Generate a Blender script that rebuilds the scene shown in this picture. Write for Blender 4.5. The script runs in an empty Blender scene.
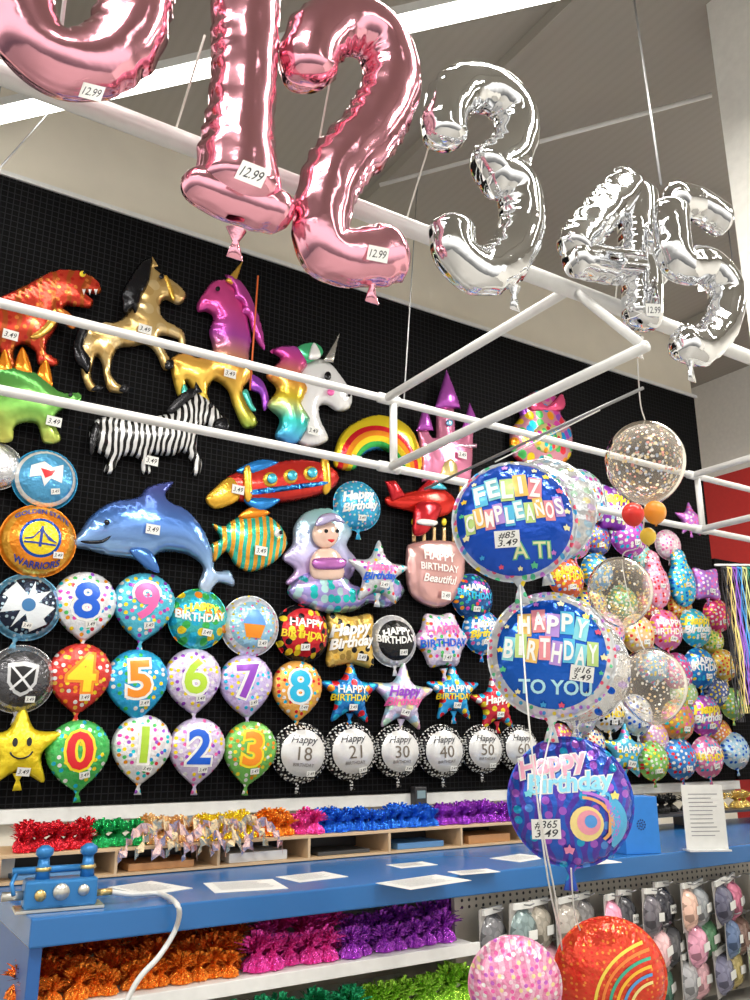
import bpy, bmesh, math, random
import numpy as np
from mathutils import Vector, Matrix, geometry
random.seed(7)
D=bpy.data; C=bpy.context; S=C.scene; COL=S.collection
PI=math.pi
F=850.0; PIT=math.atan(240/850); YAW=math.radians(32.6); EYE=1.6
sp,cp=math.sin(PIT),math.cos(PIT); sy,cy=math.sin(YAW),math.cos(YAW)
S.view_settings.view_transform='Standard'
# ---------- measuring helpers: a point of the place seen along a sight line ----------
def ray(px,py):
    u=(px-375)/F; v=(500-py)/F
    fw=cp-v*sp; up=sp+v*cp
    return Vector((u*cy+fw*sy, fw*cy-u*sy, up))
def P(px,py,Y):
    d=ray(px,py); t=Y/d.y
    return Vector((d.x*t,Y,EYE+d.z*t)), t
def PZ(px,py,z):
    d=ray(px,py); t=(z-EYE)/d.z
    return Vector((d.x*t,d.y*t,z))
# ---------- object helpers ----------
def link(o,parent=None):
    COL.objects.link(o)
    if parent: o.parent=parent
    return o
def mesh_obj(name,me,mat=None,parent=None,loc=None,smooth=False):
    o=D.objects.new(name,me)
    if mat:
        if len(me.materials)==0: me.materials.append(None)
        o.material_slots[0].link='OBJECT'; o.material_slots[0].material=mat
    link(o,parent)
    if loc is not None: o.location=loc
    if smooth: me.shade_smooth()
    return o
def tagp(o,label,cat,group=None):
    o['label']=label; o['category']=cat
    if group: o['group']=group
    return o
def thing(name,label,cat,loc=(0,0,0),rz=0,group=None):
    o=D.objects.new(name,None); o.empty_display_size=.05; link(o)
    o.location=loc; o.rotation_euler=(0,0,rz)
    return tagp(o,label,cat,group)
def bm_obj(name,bm,mat,parent=None,loc=None,smooth=False,bevel=0):
    bmesh.ops.recalc_face_normals(bm,faces=bm.faces)
    me=D.meshes.new(name); bm.to_mesh(me); bm.free()
    o=mesh_obj(name,me,mat,parent,loc,smooth)
    if bevel:
        m=o.modifiers.new('b','BEVEL'); m.width=bevel; m.segments=2
    return o
def box(bm,x0,x1,y0,y1,z0,z1):
    v=[bm.verts.new((x,y,z)) for x in (x0,x1) for y in (y0,y1) for z in (z0,z1)]
    for f in ((0,1,3,2),(4,6,7,5),(0,4,5,1),(2,3,7,6),(0,2,6,4),(1,5,7,3)): bm.faces.new([v[i] for i in f])
def boxo(name,b,mat,parent=None,bevel=0):
    bm=bmesh.new(); box(bm,*b); return bm_obj(name,bm,mat,parent,bevel=bevel)
def tube(bm,pts,r,seg=10,caps=True):
    pts=[Vector(p) for p in pts]; rings=[]
    for i,p in enumerate(pts):
        t=(pts[min(i+1,len(pts)-1)]-pts[max(i-1,0)]).normalized()
        a=t.cross(Vector((0,0,1)));
        if a.length<.05: a=t.cross(Vector((0,1,0)))
        a.normalize(); b=t.cross(a)
        rr=r[i] if isinstance(r,(list,tuple)) else r
        rings.append([bm.verts.new(p+(a*math.cos(2*PI*k/seg)+b*math.sin(2*PI*k/seg))*rr) for k in range(seg)])
    for A,B in zip(rings,rings[1:]):
        for k in range(seg): bm.faces.new((A[k],A[(k+1)%seg],B[(k+1)%seg],B[k]))
    if caps: bm.faces.new(rings[0]); bm.faces.new(rings[-1][::-1])
def tubeo(name,pts,r,mat,parent=None,seg=10):
    bm=bmesh.new(); tube(bm,pts,r,seg); return bm_obj(name,bm,mat,parent,smooth=True)
def catm(pts,sub=5,closed=True):
    n=len(pts); out=[]
    rng=range(n) if closed else range(n-1)
    for i in rng:
        if closed: a,b,c,d=[pts[(i+k)%n] for k in (-1,0,1,2)]
        else: a,b,c,d=pts[max(i-1,0)],pts[i],pts[i+1],pts[min(i+2,n-1)]
        for j in range(sub):
            t=j/sub
            out.append(tuple(.5*((2*b[q])+(-a[q]+c[q])*t+(2*a[q]-5*b[q]+4*c[q]-d[q])*t*t+(-a[q]+3*b[q]-3*c[q]+d[q])*t**3) for q in range(len(b))))
    if not closed: out.append(tuple(pts[-1]))
    return out
# ---------- materials ----------
MC={}
def rgb(c): return (c[0],c[1],c[2],1)
def plain(key,c,rough=.5,metal=0,emit=0,bump=0,bscale=20,alpha=1):
    if key in MC: return MC[key]
    m=D.materials.new(key); m.use_nodes=True; nt=m.node_tree; b=nt.nodes['Principled BSDF']
    b.inputs['Roughness'].default_value=rough; b.inputs['Metallic'].default_value=metal
    tc=nt.nodes.new('ShaderNodeTexCoord'); n=nt.nodes.new('ShaderNodeTexNoise'); n.inputs['Scale'].default_value=bscale
    nt.links.new(tc.outputs['Object'],n.inputs['Vector'])
    mx=nt.nodes.new('ShaderNodeMix'); mx.data_type='RGBA'
    mx.inputs['A'].default_value=rgb([q*.9 for q in c]); mx.inputs['B'].default_value=rgb([min(1,q*1.06) for q in c])
    nt.links.new(n.outputs['Fac'],mx.inputs['Factor']); nt.links.new(mx.outputs['Result'],b.inputs['Base Color'])
    if bump:
        bp=nt.nodes.new('ShaderNodeBump'); bp.inputs['Strength'].default_value=bump; bp.inputs['Distance'].default_value=.02
        nt.links.new(n.outputs['Fac'],bp.inputs['Height']); nt.links.new(bp.outputs['Normal'],b.inputs['Normal'])
    if emit:
        b.inputs['Emission Color'].default_value=rgb(c); b.inputs['Emission Strength'].default_value=emit
    MC[key]=m; return m
PARTY=[(.9,.05,.08),(.02,.35,.8),(.98,.7,.02),(.1,.6,.15),(.85,.08,.5),(.02,.65,.75),(.95,.35,.02),(.4,.1,.65)]
PASTEL=[(.95,.5,.65),(.5,.75,.95),(.98,.9,.5),(.6,.9,.7),(.75,.6,.95)]
def ramp(nt,cols,const=True):
    r=nt.nodes.new('ShaderNodeValToRGB'); e=r.color_ramp
    e.interpolation='CONSTANT' if const else 'LINEAR'
    n=len(cols)
    e.elements[0].color=rgb(cols[0]); e.elements[0].position=0
    e.elements[1].color=rgb(cols[1] if n>1 else cols[0]); e.elements[1].position=(1/n if const else 1/(n-1))
    for i in range(2,n):
        el=e.elements.new(i/n if const else min(1,i/(n-1))); el.color=rgb(cols[i])
    return r
def foil(key,base,pal=None,scale=4.5,th=.28,rim=None,rimr=.8,where='all',grad=None,gz=(-1,1),rings=None,ringr=1.0,sect=None,wave=None,metal=.4,rough=.2,bump=.2,bs=5.0):
    if key in MC: return MC[key]
    m=D.materials.new(key); m.use_nodes=True; nt=m.node_tree; N=nt.nodes; L=nt.links; b=N['Principled BSDF']
    b.inputs['Roughness'].default_value=rough; b.inputs['Metallic'].default_value=metal
    tc=N.new('ShaderNodeTexCoord'); s=N.new('ShaderNodeSeparateXYZ'); L.new(tc.outputs['Object'],s.inputs[0])
    cb=N.new('ShaderNodeCombineXYZ'); L.new(s.outputs['X'],cb.inputs['X']); L.new(s.outputs['Z'],cb.inputs['Y'])
    ln=N.new('ShaderNodeVectorMath'); ln.operation='LENGTH'; L.new(cb.outputs[0],ln.inputs[0]); rad=ln.outputs['Value']
    rg=N.new('ShaderNodeRGB'); rg.outputs[0].default_value=rgb(base); col=rg.outputs[0]
    def mth(op,a,bb):
        q=N.new('ShaderNodeMath'); q.operation=op
        for i,x in enumerate((a,bb)):
            if isinstance(x,(int,float)): q.inputs[i].default_value=x
            else: L.new(x,q.inputs[i])
        return q.outputs[0]
    def mix(f,a,bb):
        q=N.new('ShaderNodeMix'); q.data_type='RGBA'; L.new(f,q.inputs['Factor'])
        for nm,x in (('A',a),('B',bb)):
            if isinstance(x,tuple): q.inputs[nm].default_value=rgb(x)
            else: L.new(x,q.inputs[nm])
        return q.outputs['Result']
    if grad:
        z=mth('DIVIDE',mth('SUBTRACT',s.outputs['Z'],gz[0]),gz[1]-gz[0]); r=ramp(nt,grad,False); L.new(z,r.inputs[0]); col=r.outputs[0]
    if rings:
        r=ramp(nt,rings,True); L.new(mth('DIVIDE',rad,ringr),r.inputs[0]); col=r.outputs[0]
    if sect:
        at=mth('ARCTAN2',s.outputs['Z'],s.outputs['X']); q=mth('FRACT',mth('MULTIPLY',at,1/(2*PI)*1.0),0)
        r=ramp(nt,sect,True); L.new(q,r.inputs[0]); col=r.outputs[0]
    if wave:
        w=N.new('ShaderNodeTexWave'); w.inputs['Scale'].default_value=wave[0]; w.inputs['Distortion'].default_value=wave[1]; w.inputs['Detail'].default_value=1
        L.new(cb.outputs[0],w.inputs['Vector']); col=mix(mth('GREATER_THAN',w.outputs['Fac'],wave[3] if len(wave)>3 else .5),col,wave[2])
    rimmask=mth('GREATER_THAN',rad,rimr)
    if rim: col=mix(rimmask,col,rim)
    if pal:
        v=N.new('ShaderNodeTexVoronoi'); v.voronoi_dimensions='2D'; v.inputs['Scale'].default_value=scale; v.inputs['Randomness'].default_value=.75
        L.new(cb.outputs[0],v.inputs['Vector'])
        mk=mth('LESS_THAN',v.outputs['Distance'],th)
        if where=='rim': mk=mth('MULTIPLY',mk,rimmask)
        sc=N.new('ShaderNodeSeparateColor'); L.new(v.outputs['Color'],sc.inputs[0])
        r=ramp(nt,pal,True); L.new(sc.outputs[0],r.inputs[0]); col=mix(mk,col,r.outputs[0])
    L.new(col,b.inputs['Base Color'])
    n=N.new('ShaderNodeTexNoise'); n.inputs['Scale'].default_value=bs; n.inputs['Detail'].default_value=3; L.new(tc.outputs['Object'],n.inputs['Vector'])
    bp=N.new('ShaderNodeBump'); bp.inputs['Strength'].default_value=bump; bp.inputs['Distance'].default_value=.08
    L.new(n.outputs['Fac'],bp.inputs['Height']); L.new(bp.outputs['Normal'],b.inputs['Normal'])
    MC[key]=m; return m
def ink(c):
    return plain('ink_%.2f_%.2f_%.2f'%tuple(c),c,.3,.15)
WHITE=(.9,.9,.88); BLACK=(.01,.01,.012); NAVY=(.01,.05,.35); BLUE=(.01,.12,.7); CYAN=(.02,.5,.8); RED=(.75,.02,.03); GOLD=(.85,.5,.08)
YEL=(.98,.75,.03); GRN=(.05,.5,.1); ORG=(.95,.3,.02); PUR=(.3,.06,.55); PNK=(.9,.15,.45); LAV=(.6,.45,.85); SIL=(.75,.76,.78); TEAL=(.02,.55,.55)
PALE=(.6,.82,.92); CREAM=(.93,.88,.6)
m_white=plain('white_paint',(.84,.84,.82),.4)
m_pipe=plain('pipe_paint',(.84,.84,.83),.3)
m_tag=plain('tag_paper',(.82,.82,.79),.6)
m_ink=plain('tag_ink',(.02,.02,.03),.6)
m_string=plain('string',(.8,.78,.72),.6)
m_dark=plain('dark_plastic',(.03,.03,.035),.4)
m_wire=plain('wire_metal',(.35,.35,.36),.4,.8)
# ---------- text ----------
TC={}
def text2d(body,size,off,shear=0):
    k=(body,size,off,shear)
    if k in TC: return TC[k]
    cu=D.curves.new('t','FONT'); cu.body=body; cu.size=size; cu.align_x='CENTER'; cu.align_y='CENTER'; cu.offset=off; cu.resolution_u=3; cu.space_line=.8; cu.shear=shear
    o=D.objects.new('t',cu); COL.objects.link(o); C.view_layer.update()
    me=D.meshes.new_from_object(o.evaluated_get(C.evaluated_depsgraph_get()))
    vs=[(v.co.x,v.co.y) for v in me.vertices]; fs=[tuple(p.vertices) for p in me.polygons]
    D.objects.remove(o); D.curves.remove(cu); D.meshes.remove(me)
    if vs:
        xs=[v[0] for v in vs]; ys=[v[1] for v in vs]; cx=(min(xs)+max(xs))/2; cz=(min(ys)+max(ys))/2
        vs=[(x-cx,y-cz) for x,y in vs]
    TC[k]=(vs,fs); return TC[k]
def text_on(name,body,size,x,z,mat,parent,hf,off=.0,rot=0,lift=.012,arc=0,sx=1,fine=.16,shear=0,W=None):
    vs,fs=text2d(body,size,off,shear)
    if W and vs:
        w0=max(a for a,b in vs)-min(a for a,b in vs); sx=W/w0
    bm=bmesh.new(); c,s_=math.cos(rot),math.sin(rot); bv=[]
    for a,b in vs:
        a*=sx
        if arc: b=b-arc*a*a
        bv.append(bm.verts.new((x+a*c-b*s_,0,z+a*s_+b*c)))
    for f in fs:
        try: bm.faces.new([bv[i] for i in f])
        except: pass
    if hf and fine:
        for it in range(2):
            le=[e for e in bm.edges if e.calc_length()>fine]
            if not le: break
            bmesh.ops.subdivide_edges(bm,edges=le,cuts=1)
            bmesh.ops.triangulate(bm,faces=bm.faces)
    for v in bm.verts: v.co.y=-(hf(v.co.x,v.co.z) if hf else 0)-lift
    me=D.meshes.new(name); bm.to_mesh(me); bm.free()
    return mesh_obj(name,me,mat,parent)
# ---------- balloon shapes ----------
def disc_h(x,z):
    r2=x*x+z*z
    return 0 if r2>=1 else .52*(1-r2**1.15)**.6
def disc_mesh():
    bm=bmesh.new(); seg=120
    rr=[math.sin(PI/2*i/15) for i in range(1,16)]
    def ring(r,sgn):
        vs=[]
        for k in range(seg):
            a=2*PI*k/seg
            h=disc_h(r,0)*(1-.42*r**9*(.5+.5*math.sin(30*a+math.sin(5*a)*2))-.03*math.sin(7*a)*r**3)
            rq=r*(1+.012*math.sin(30*a)*r**8)
            vs.append(bm.verts.new((rq*math.cos(a),sgn*h,rq*math.sin(a))))
        return vs
    rimv=[bm.verts.new((math.cos(2*PI*k/seg)*(1+.012*math.sin(30*2*PI*k/seg)),0,math.sin(2*PI*k/seg)*(1+.012*math.sin(30*2*PI*k/seg)))) for k in range(seg)]
    for sgn in (-1,1):
        c=bm.verts.new((0,sgn*disc_h(0,0),0)); prev=None
        for r in rr[:-1]:
            cur=ring(r,sgn)
            for k in range(seg):
                k2=(k+1)%seg
                if prev is None: bm.faces.new((c,cur[k],cur[k2]))
                else: bm.faces.new((prev[k],cur[k],cur[k2],prev[k2]))
            prev=cur
        for k in range(seg): bm.faces.new((prev[k],rimv[k],rimv[(k+1)%seg],prev[(k+1)%seg]))
    fl=[bm.verts.new((math.cos(2*PI*k/seg)*1.04,.012*math.sin(40*2*PI*k/seg),math.sin(2*PI*k/seg)*1.04)) for k in range(seg)]
    for k in range(seg): bm.faces.new((rimv[k],fl[k],fl[(k+1)%seg],rimv[(k+1)%seg]))
    bmesh.ops.recalc_face_normals(bm,faces=bm.faces)
    me=D.meshes.new('round_foil'); bm.to_mesh(me); bm.free(); me.shade_smooth(); return me
def inflate(pts,fac=.7,sharp=False,wr=.25,res=34,back=.8):
    p=pts if sharp else catm(pts,6)
    p=np.array(p,float)
    ar=.5*np.sum(p[:,0]*np.roll(p[:,1],-1)-np.roll(p[:,0],-1)*p[:,1])
    if ar<0: p=p[::-1]
    mn=p.min(0); mx=p.max(0); g=max(mx-mn)/res
    q=[]
    for a,b in zip(p,np.roll(p,-1,0)):
        n=max(1,int(np.linalg.norm(b-a)/(g*.7)))
        for i in range(n): q.append(a+(b-a)*i/n)
    q2=[q[0]]
    for a in q[1:]:
        if np.linalg.norm(a-q2[-1])>g*.3: q2.append(a)
    if np.linalg.norm(q2[-1]-q2[0])<g*.3: q2.pop()
    q=np.array(q2); nb=len(q)
    nx=int((mx[0]-mn[0])/g)+4; ny=int((mx[1]-mn[1])/g)+4
    gx=mn[0]-1.5*g+np.arange(nx)*g; gy=mn[1]-1.5*g+np.arange(ny)*g
    X,Yy=np.meshgrid(gx,gy,indexing='ij')
    ins=np.zeros(X.shape,bool)
    for a,b in zip(q,np.roll(q,-1,0)):
        if a[1]==b[1]: continue
        c=((a[1]>Yy)!=(b[1]>Yy))&(X<(b[0]-a[0])*(Yy-a[1])/(b[1]-a[1])+a[0])
        ins^=c
    u=np.zeros(X.shape)
    for _ in range(320):
        u[1:-1,1:-1]=np.where(ins[1:-1,1:-1],(u[:-2,1:-1]+u[2:,1:-1]+u[1:-1,:-2]+u[1:-1,2:]+g*g)/4,0)
    ip=np.stack([X[ins],Yy[ins]],1)
    dm=np.sqrt(((ip[:,None,:]-q[None])**2).sum(2)) if len(ip) else np.zeros((0,nb))
    keep=dm.min(1)>g*.45; ip=ip[keep]; near=dm.argmin(1)[keep]; dmin=dm.min(1)[keep]
    def hf(x,z):
        fx=(x-gx[0])/g; fy=(z-gy[0])/g; i=int(fx); j=int(fy)
        if i<0 or j<0 or i>=nx-1 or j>=ny-1: return 0
        a=fx-i; b=fy-j
        w=(u[i,j]*(1-a)*(1-b)+u[i+1,j]*a*(1-b)+u[i,j+1]*(1-a)*b+u[i+1,j+1]*a*b)
        return fac*math.sqrt(max(0,2*w))
    verts=[Vector(v) for v in q.tolist()]+[Vector(v) for v in ip.tolist()]
    edges=[(i,(i+1)%nb) for i in range(nb)]
    r=geometry.delaunay_2d_cdt(verts,edges,[],1,1e-6)
    vo,_,fo,ov=r[0],r[1],r[2],r[3]
    V=[];fi={};bi={}
    for i,v in enumerate(vo):
        o=ov[i]; isb=(not o) or any(k<nb for k in o)
        if isb: fi[i]=bi[i]=len(V); V.append((v.x,0,v.y))
        else:
            k=o[0]-nb; h=hf(v.x,v.y); w=1-wr*math.exp(-dmin[k]/(g*2.2))*(.5+.5*math.sin(near[k]*1.9))
            h*=w
            fi[i]=len(V); V.append((v.x,-h,v.y)); bi[i]=len(V); V.append((v.x,h*back,v.y))
    FA=[]
    for f in fo:
        FA.append([fi[i] for i in f]); FA.append([bi[i] for i in f][::-1])
    me=D.meshes.new('foil_shape'); me.from_pydata(V,[],FA); me.validate(); me.update()
    bm=bmesh.new(); bm.from_mesh(me); bmesh.ops.recalc_face_normals(bm,faces=bm.faces); bm.to_mesh(me); bm.free()
    me.shade_smooth()
    return me,hf
def starpts(n=5,ri=.52,rot=PI/2):
    return [((1 if k%2==0 else ri)*math.cos(rot+PI*k/n),(1 if k%2==0 else ri)*math.sin(rot+PI*k/n)) for k in range(2*n)]
SH={'disc':(disc_mesh(),disc_h)}
SH['tear']=inflate([(0,1.02),(.4,.94),(.75,.68),(.96,.28),(.98,-.08),(.84,-.45),(.58,-.8),(.3,-1.05),(.1,-1.2),(-.1,-1.2),(-.3,-1.05),(-.58,-.8),(-.84,-.45),(-.98,-.08),(-.96,.28),(-.75,.68),(-.4,.94)],.6,res=40)
SH['star']=inflate([(x*1.15,y*1.15) for x,y in starpts()],.65,res=30)
SH['square']=inflate([(-.85,-.9),(0,-.8),(.85,-.9),(.8,0),(.85,.9),(0,.8),(-.85,.9),(-.8,0)],.62)
SH['flower']=inflate([((1 if k%2==0 else .82)*math.cos(PI*k/6),(1 if k%2==0 else .82)*math.sin(PI*k/6)) for k in range(12)],.62)
SH['tall']=inflate([(0,1.9),(.5,1.5),(.55,.9),(.85,.3),(.95,-.5),(.7,-1.4),(0,-1.8),(-.7,-1.4),(-.95,-.5),(-.85,.3),(-.55,.9),(-.5,1.5)],.6)
def neck_mesh():
    bm=bmesh.new(); R=[]
    for z,w,d in ((-.93,.15,.08),(-1.04,.09,.05),(-1.12,.045,.035),(-1.22,.08,.025),(-1.38,.12,.012)):
        R.append([bm.verts.new((w*math.cos(2*PI*k/12),d*math.sin(2*PI*k/12),z)) for k in range(12)])
    for A,B in zip(R,R[1:]):
        for k in range(12): bm.faces.new((A[k],A[(k+1)%12],B[(k+1)%12],B[k]))
    bm.faces.new(R[-1]); bmesh.ops.recalc_face_normals(bm,faces=bm.faces)
    me=D.meshes.new('neck'); bm.to_mesh(me); bm.free(); me.shade_smooth(); return me
NECK=neck_mesh()
bmt=bmesh.new(); box(bmt,-.5,.5,-.01,.01,-.5,.5); TAG=D.meshes.new('tag'); bmt.to_mesh(TAG); bmt.free()
def price(parent,x,z,w,h,y,txt='3.49',rot=0,rx=0,ry=0):
    t=mesh_obj('price_tag',TAG,m_tag,parent); t.scale=(w,.15*w,h); t.location=(x,y,z); t.rotation_euler=(rx,rot,ry)
    lines=txt.split('\n'); n=len(lines)
    for i,l in enumerate(lines):
        s=1.05/n if n>1 else .75
        text_on('handwriting',l,s,0,(.5-(i+.5)/n)*.86,m_ink,t,None,.004,lift=.03,W=min(.82,.22*len(l)+.05),shear=.3,rot=.05)
    return t
def balloon(px,py,r,shape,mat,texts,label,Y=None,yaw=None,group='foil balloons hung on the black wall',tag=(0,-.5),roll=None,ttxt='3.49',tagw=.34,sxx=1.0,name='foil_balloon',cat='balloon',tilt=0,push=0):
    wall=Y is None
    me,hf=SH[shape]
    if wall: r*=1.08
    _,t=P(px,py,Y or 5.8)
    R=r*t/F
    if wall: Y=5.94-.46*R-push
    loc,t=P(px,py,Y); R=r*t/F
    if yaw is None: yaw=-.25*math.atan2(loc.x,loc.y)
    o=thing(name,label,cat,loc,0,group)
    o.scale=(R*sxx,R,R); o.rotation_euler=(tilt,random.uniform(-.09,.09) if roll is None else roll,yaw)
    mesh_obj('foil_body',me,mat,o)
    if shape!='tall':
        n=mesh_obj('neck',NECK,mat,o)
        if shape in('star','square'): n.location=(0,0,.28 if shape=='star' else .1)
        if shape=='tear': n.location=(0,0,-.18)
    for tx in texts:
        body,size,x,z,c=tx[:5]; oc=tx[5] if len(tx)>5 else None; kw=tx[6] if len(tx)>6 else {}
        off=kw.get('off',.025)*size; shr=kw.get('shear',0)
        nm='number_print' if body.isdigit() else 'lettering'
        if oc: text_on(nm+'_outline',body,size,x,z,ink(oc),o,hf,off+.05*size,lift=.014,arc=kw.get('arc',0),sx=kw.get('sx',1),rot=kw.get('rot',0),shear=shr)
        text_on(nm,body,size,x,z,ink(c),o,hf,off,lift=.026,arc=kw.get('arc',0),sx=kw.get('sx',1),rot=kw.get('rot',0),shear=shr)
    if tag:
        x,z=tag; y=-hf(x,z)-.07
        price(o,x,z,tagw,tagw*.68,y,ttxt,random.uniform(-.2,.2),rx=-.5*z/1.0 if z<0 else .3*z)
    return o
# ---------- room ----------
def struct(name,b,mat):
    o=boxo(name,b,mat); o['kind']='structure'; return o
m_wall=plain('cream_wall',(.84,.78,.66),.7,bump=.03,bscale=3)
m_wall2=plain('white_wall',(.84,.81,.75),.7)
m_red=plain('red_wall',(.62,.02,.015),.6)
def deck_mat():
    m=D.materials.new('ceiling_deck'); m.use_nodes=True; nt=m.node_tree; N=nt.nodes; L=nt.links; b=N['Principled BSDF']; b.inputs['Roughness'].default_value=.85
    tc=N.new('ShaderNodeTexCoord'); w=N.new('ShaderNodeTexWave'); w.bands_direction='X'; w.inputs['Scale'].default_value=4; w.inputs['Distortion'].default_value=0
    L.new(tc.outputs['Object'],w.inputs['Vector']); r=ramp(nt,[(.395,.37,.32),(.405,.38,.33),(.41,.385,.335)],False); L.new(w.outputs['Fac'],r.inputs[0]); L.new(r.outputs[0],b.inputs['Base Color'])
    return m
m_deck=deck_mat()
m_floor=plain('floor_tile',(.3,.29,.27),.35,bscale=2)
struct('floor',(-5,10.2,-5,9.2,-.1,0),m_floor)
struct('ceiling',(-5,10.2,-5,9.2,6.5,6.6),m_deck)
struct('wall_back',(-5,8.4,6,6.2,0,6.5),m_wall)
struct('wall_back_far',(8.4,10.0,9,9.2,0,6.5),m_wall)
struct('wall_right',(10.01,10.2,-5,9,5.1,6.5),m_wall2)
struct('wall_right_lower',(10.01,10.2,5.6,9,0,5.1),m_red)
struct('wall_right_near',(10.01,10.2,-5,5.6,0,5.1),m_wall2)
struct('trim_1',(-5,8.4,5.93,5.999,1.1,1.185),m_white)
struct('trim_2',(-5,8.4,5.93,5.999,5.562,5.6),m_white)
for i,x in enumerate((3.6,8.2)): struct('ceiling_beam_%d'%(i+1),(x,x+.05,-5,6,6.4,6.499),m_deck)
c1=boxo('wall_right_pillar',(4.48,5.1,2.3,2.75,0,6.5),plain('pillar_white',(.88,.87,.83),.6)); c1['kind']='structure'
def grid_mat():
    m=D.materials.new('black_mesh_grid'); m.use_nodes=True; nt=m.node_tree; N=nt.nodes; L=nt.links; b=N['Principled BSDF']
    tc=N.new('ShaderNodeTexCoord'); br=N.new('ShaderNodeTexBrick'); br.offset=0; br.inputs['Scale'].default_value=1
    br.inputs['Brick Width'].default_value=.045; br.inputs['Row Height'].default_value=.045; br.inputs['Mortar Size'].default_value=.004; br.inputs['Mortar Smooth'].default_value=.3
    br.inputs['Color1'].default_value=(.0015,.0015,.002,1); br.inputs['Color2'].default_value=(.002,.002,.002,1); br.inputs['Mortar'].default_value=(.014,.014,.016,1)
    s=N.new('ShaderNodeSeparateXYZ'); cb=N.new('ShaderNodeCombineXYZ'); L.new(tc.outputs['Object'],s.inputs[0]); L.new(s.outputs['X'],cb.inputs['X']); L.new(s.outputs['Z'],cb.inputs['Y'])
    L.new(cb.outputs[0],br.inputs['Vector']); L.new(br.outputs['Color'],b.inputs['Base Color']); b.inputs['Roughness'].default_value=.75; b.inputs['Specular IOR Level'].default_value=.1
    return m
m_grid=grid_mat()
tagp(boxo('display_panel',(-3,8.36,5.945,5.995,1.19,5.56),m_grid),'tall black grid display panel covering the back wall','display panel')
tagp(boxo('display_panel',(8.41,10,5.945,5.995,1.19,3.6),m_grid),'lower black display panel at the far right end of the wall','display panel')
# ---------- ceiling lights ----------
m_tube=plain('tube_glow',(1,.98,.92),.5,emit=10)
def fixture(a,b,label):
    a=Vector(a); b=Vector(b); d=(b-a); n=d.length; mid=(a+b)/2
    o=thing('fluorescent_light',label,'ceiling light',mid,math.atan2(d.y,d.x),'fluorescent strip lights')
    boxo('housing',(-n/2,n/2,-.06,.06,.035,.1),m_white,o)
    for s in (-1,1): tubeo('light_tube',[(-n/2,s*.035,.01),(n/2,s*.035,.01)],.022,m_tube,o,8)
    for s in (-1,1): tubeo('hanger',[(s*n*.4,0,.1),(s*n*.4,0,6.5-mid.z)],.006,m_wire,o,6)
A=PZ(-60,131,5.6); B=PZ(620,-22,5.6)
fixture(A,B,'long fluorescent strip crossing above the pink number balloons')
for i,(x,y) in enumerate(((-2.5,2),(-3,-2),(5.5,0),(3,-2.2),(7.5,3.2))):  # extra strips added to give the chrome balloons something to reflect
    d=(B-A).normalized()*1.6
    c=Vector((x,y,5.7)); fixture(c-d,c+d,['added strip light high at left of the counter','added strip light behind the viewer at left','added strip light to the right of the pipe rack','added strip light behind the viewer','added strip light near the far right wall'][i])
def area(loc,sx,sy_,e,rot=(0,0,0),c=(1,.96,.88)):
    l=D.lights.new('fill_lamp','AREA'); l.shape='RECTANGLE'; l.size=sx; l.size_y=sy_; l.energy=e; l.color=c
    o=D.objects.new('fill_lamp',l); link(o); o.location=loc; o.rotation_euler=rot
area((-1,1.5,5.5),4,.25,240,(0,0,-.85)); area((3,1,5.5),4,.25,240,(0,0,-.85)); area((7,2.5,5.5),4,.25,240,(0,0,-.85)); area((0,-2.5,5.3),4,.5,440,(-.7,0,0)); area((5,-2.5,5.3),4,.5,400,(-.7,0,0))  # added area lamps that brighten the room and streak the foil
w=D.worlds.new('w'); S.world=w; w.use_nodes=True; nt=w.node_tree; bg=nt.nodes['Background']
tc=nt.nodes.new('ShaderNodeTexCoord'); s=nt.nodes.new('ShaderNodeSeparateXYZ'); nt.links.new(tc.outputs['Generated'],s.inputs[0])
# soft light added where the room is left open: dark low for chrome contrast, bright band higher up
mr=nt.nodes.new('ShaderNodeMapRange'); mr.inputs['From Min'].default_value=-.4; mr.inputs['From Max'].default_value=.6; nt.links.new(s.outputs['Z'],mr.inputs['Value'])
r=ramp(nt,[(.1,.1,.1),(.25,.24,.22),(.95,.92,.86),(1,.98,.93),(.55,.53,.5)],False); nt.links.new(mr.outputs[0],r.inputs[0]); nt.links.new(r.outputs[0],bg.inputs[0]); bg.inputs[1].default_value=1.5
def line_thing(name,pts,r,mat,label,cat): return tagp(tubeo(name,pts,r,mat),label,cat)
line_thing('conduit_pipe',[PZ(380,185,6.3),PZ(712,95,6.3)],.018,m_white,'thin conduit running below the ceiling above the silver numbers','pipe')
line_thing('hanging_wire',[PZ(632,-15,5.9),P(661,185,2.1)[0]],.006,m_wire,'long grey hanging wire above the silver four','wire')
line_thing('hanging_wire',[PZ(418,175,6.3),P(404,400,3.45)[0]],.004,m_wire,'thin wire hanging between the two and the rainbow balloon','wire')
line_thing('hanging_wire',[PZ(60,100,6.2),P(-20,190,3.0)[0]],.004,m_wire,'thin wire at the left under the strip light','wire')
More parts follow.
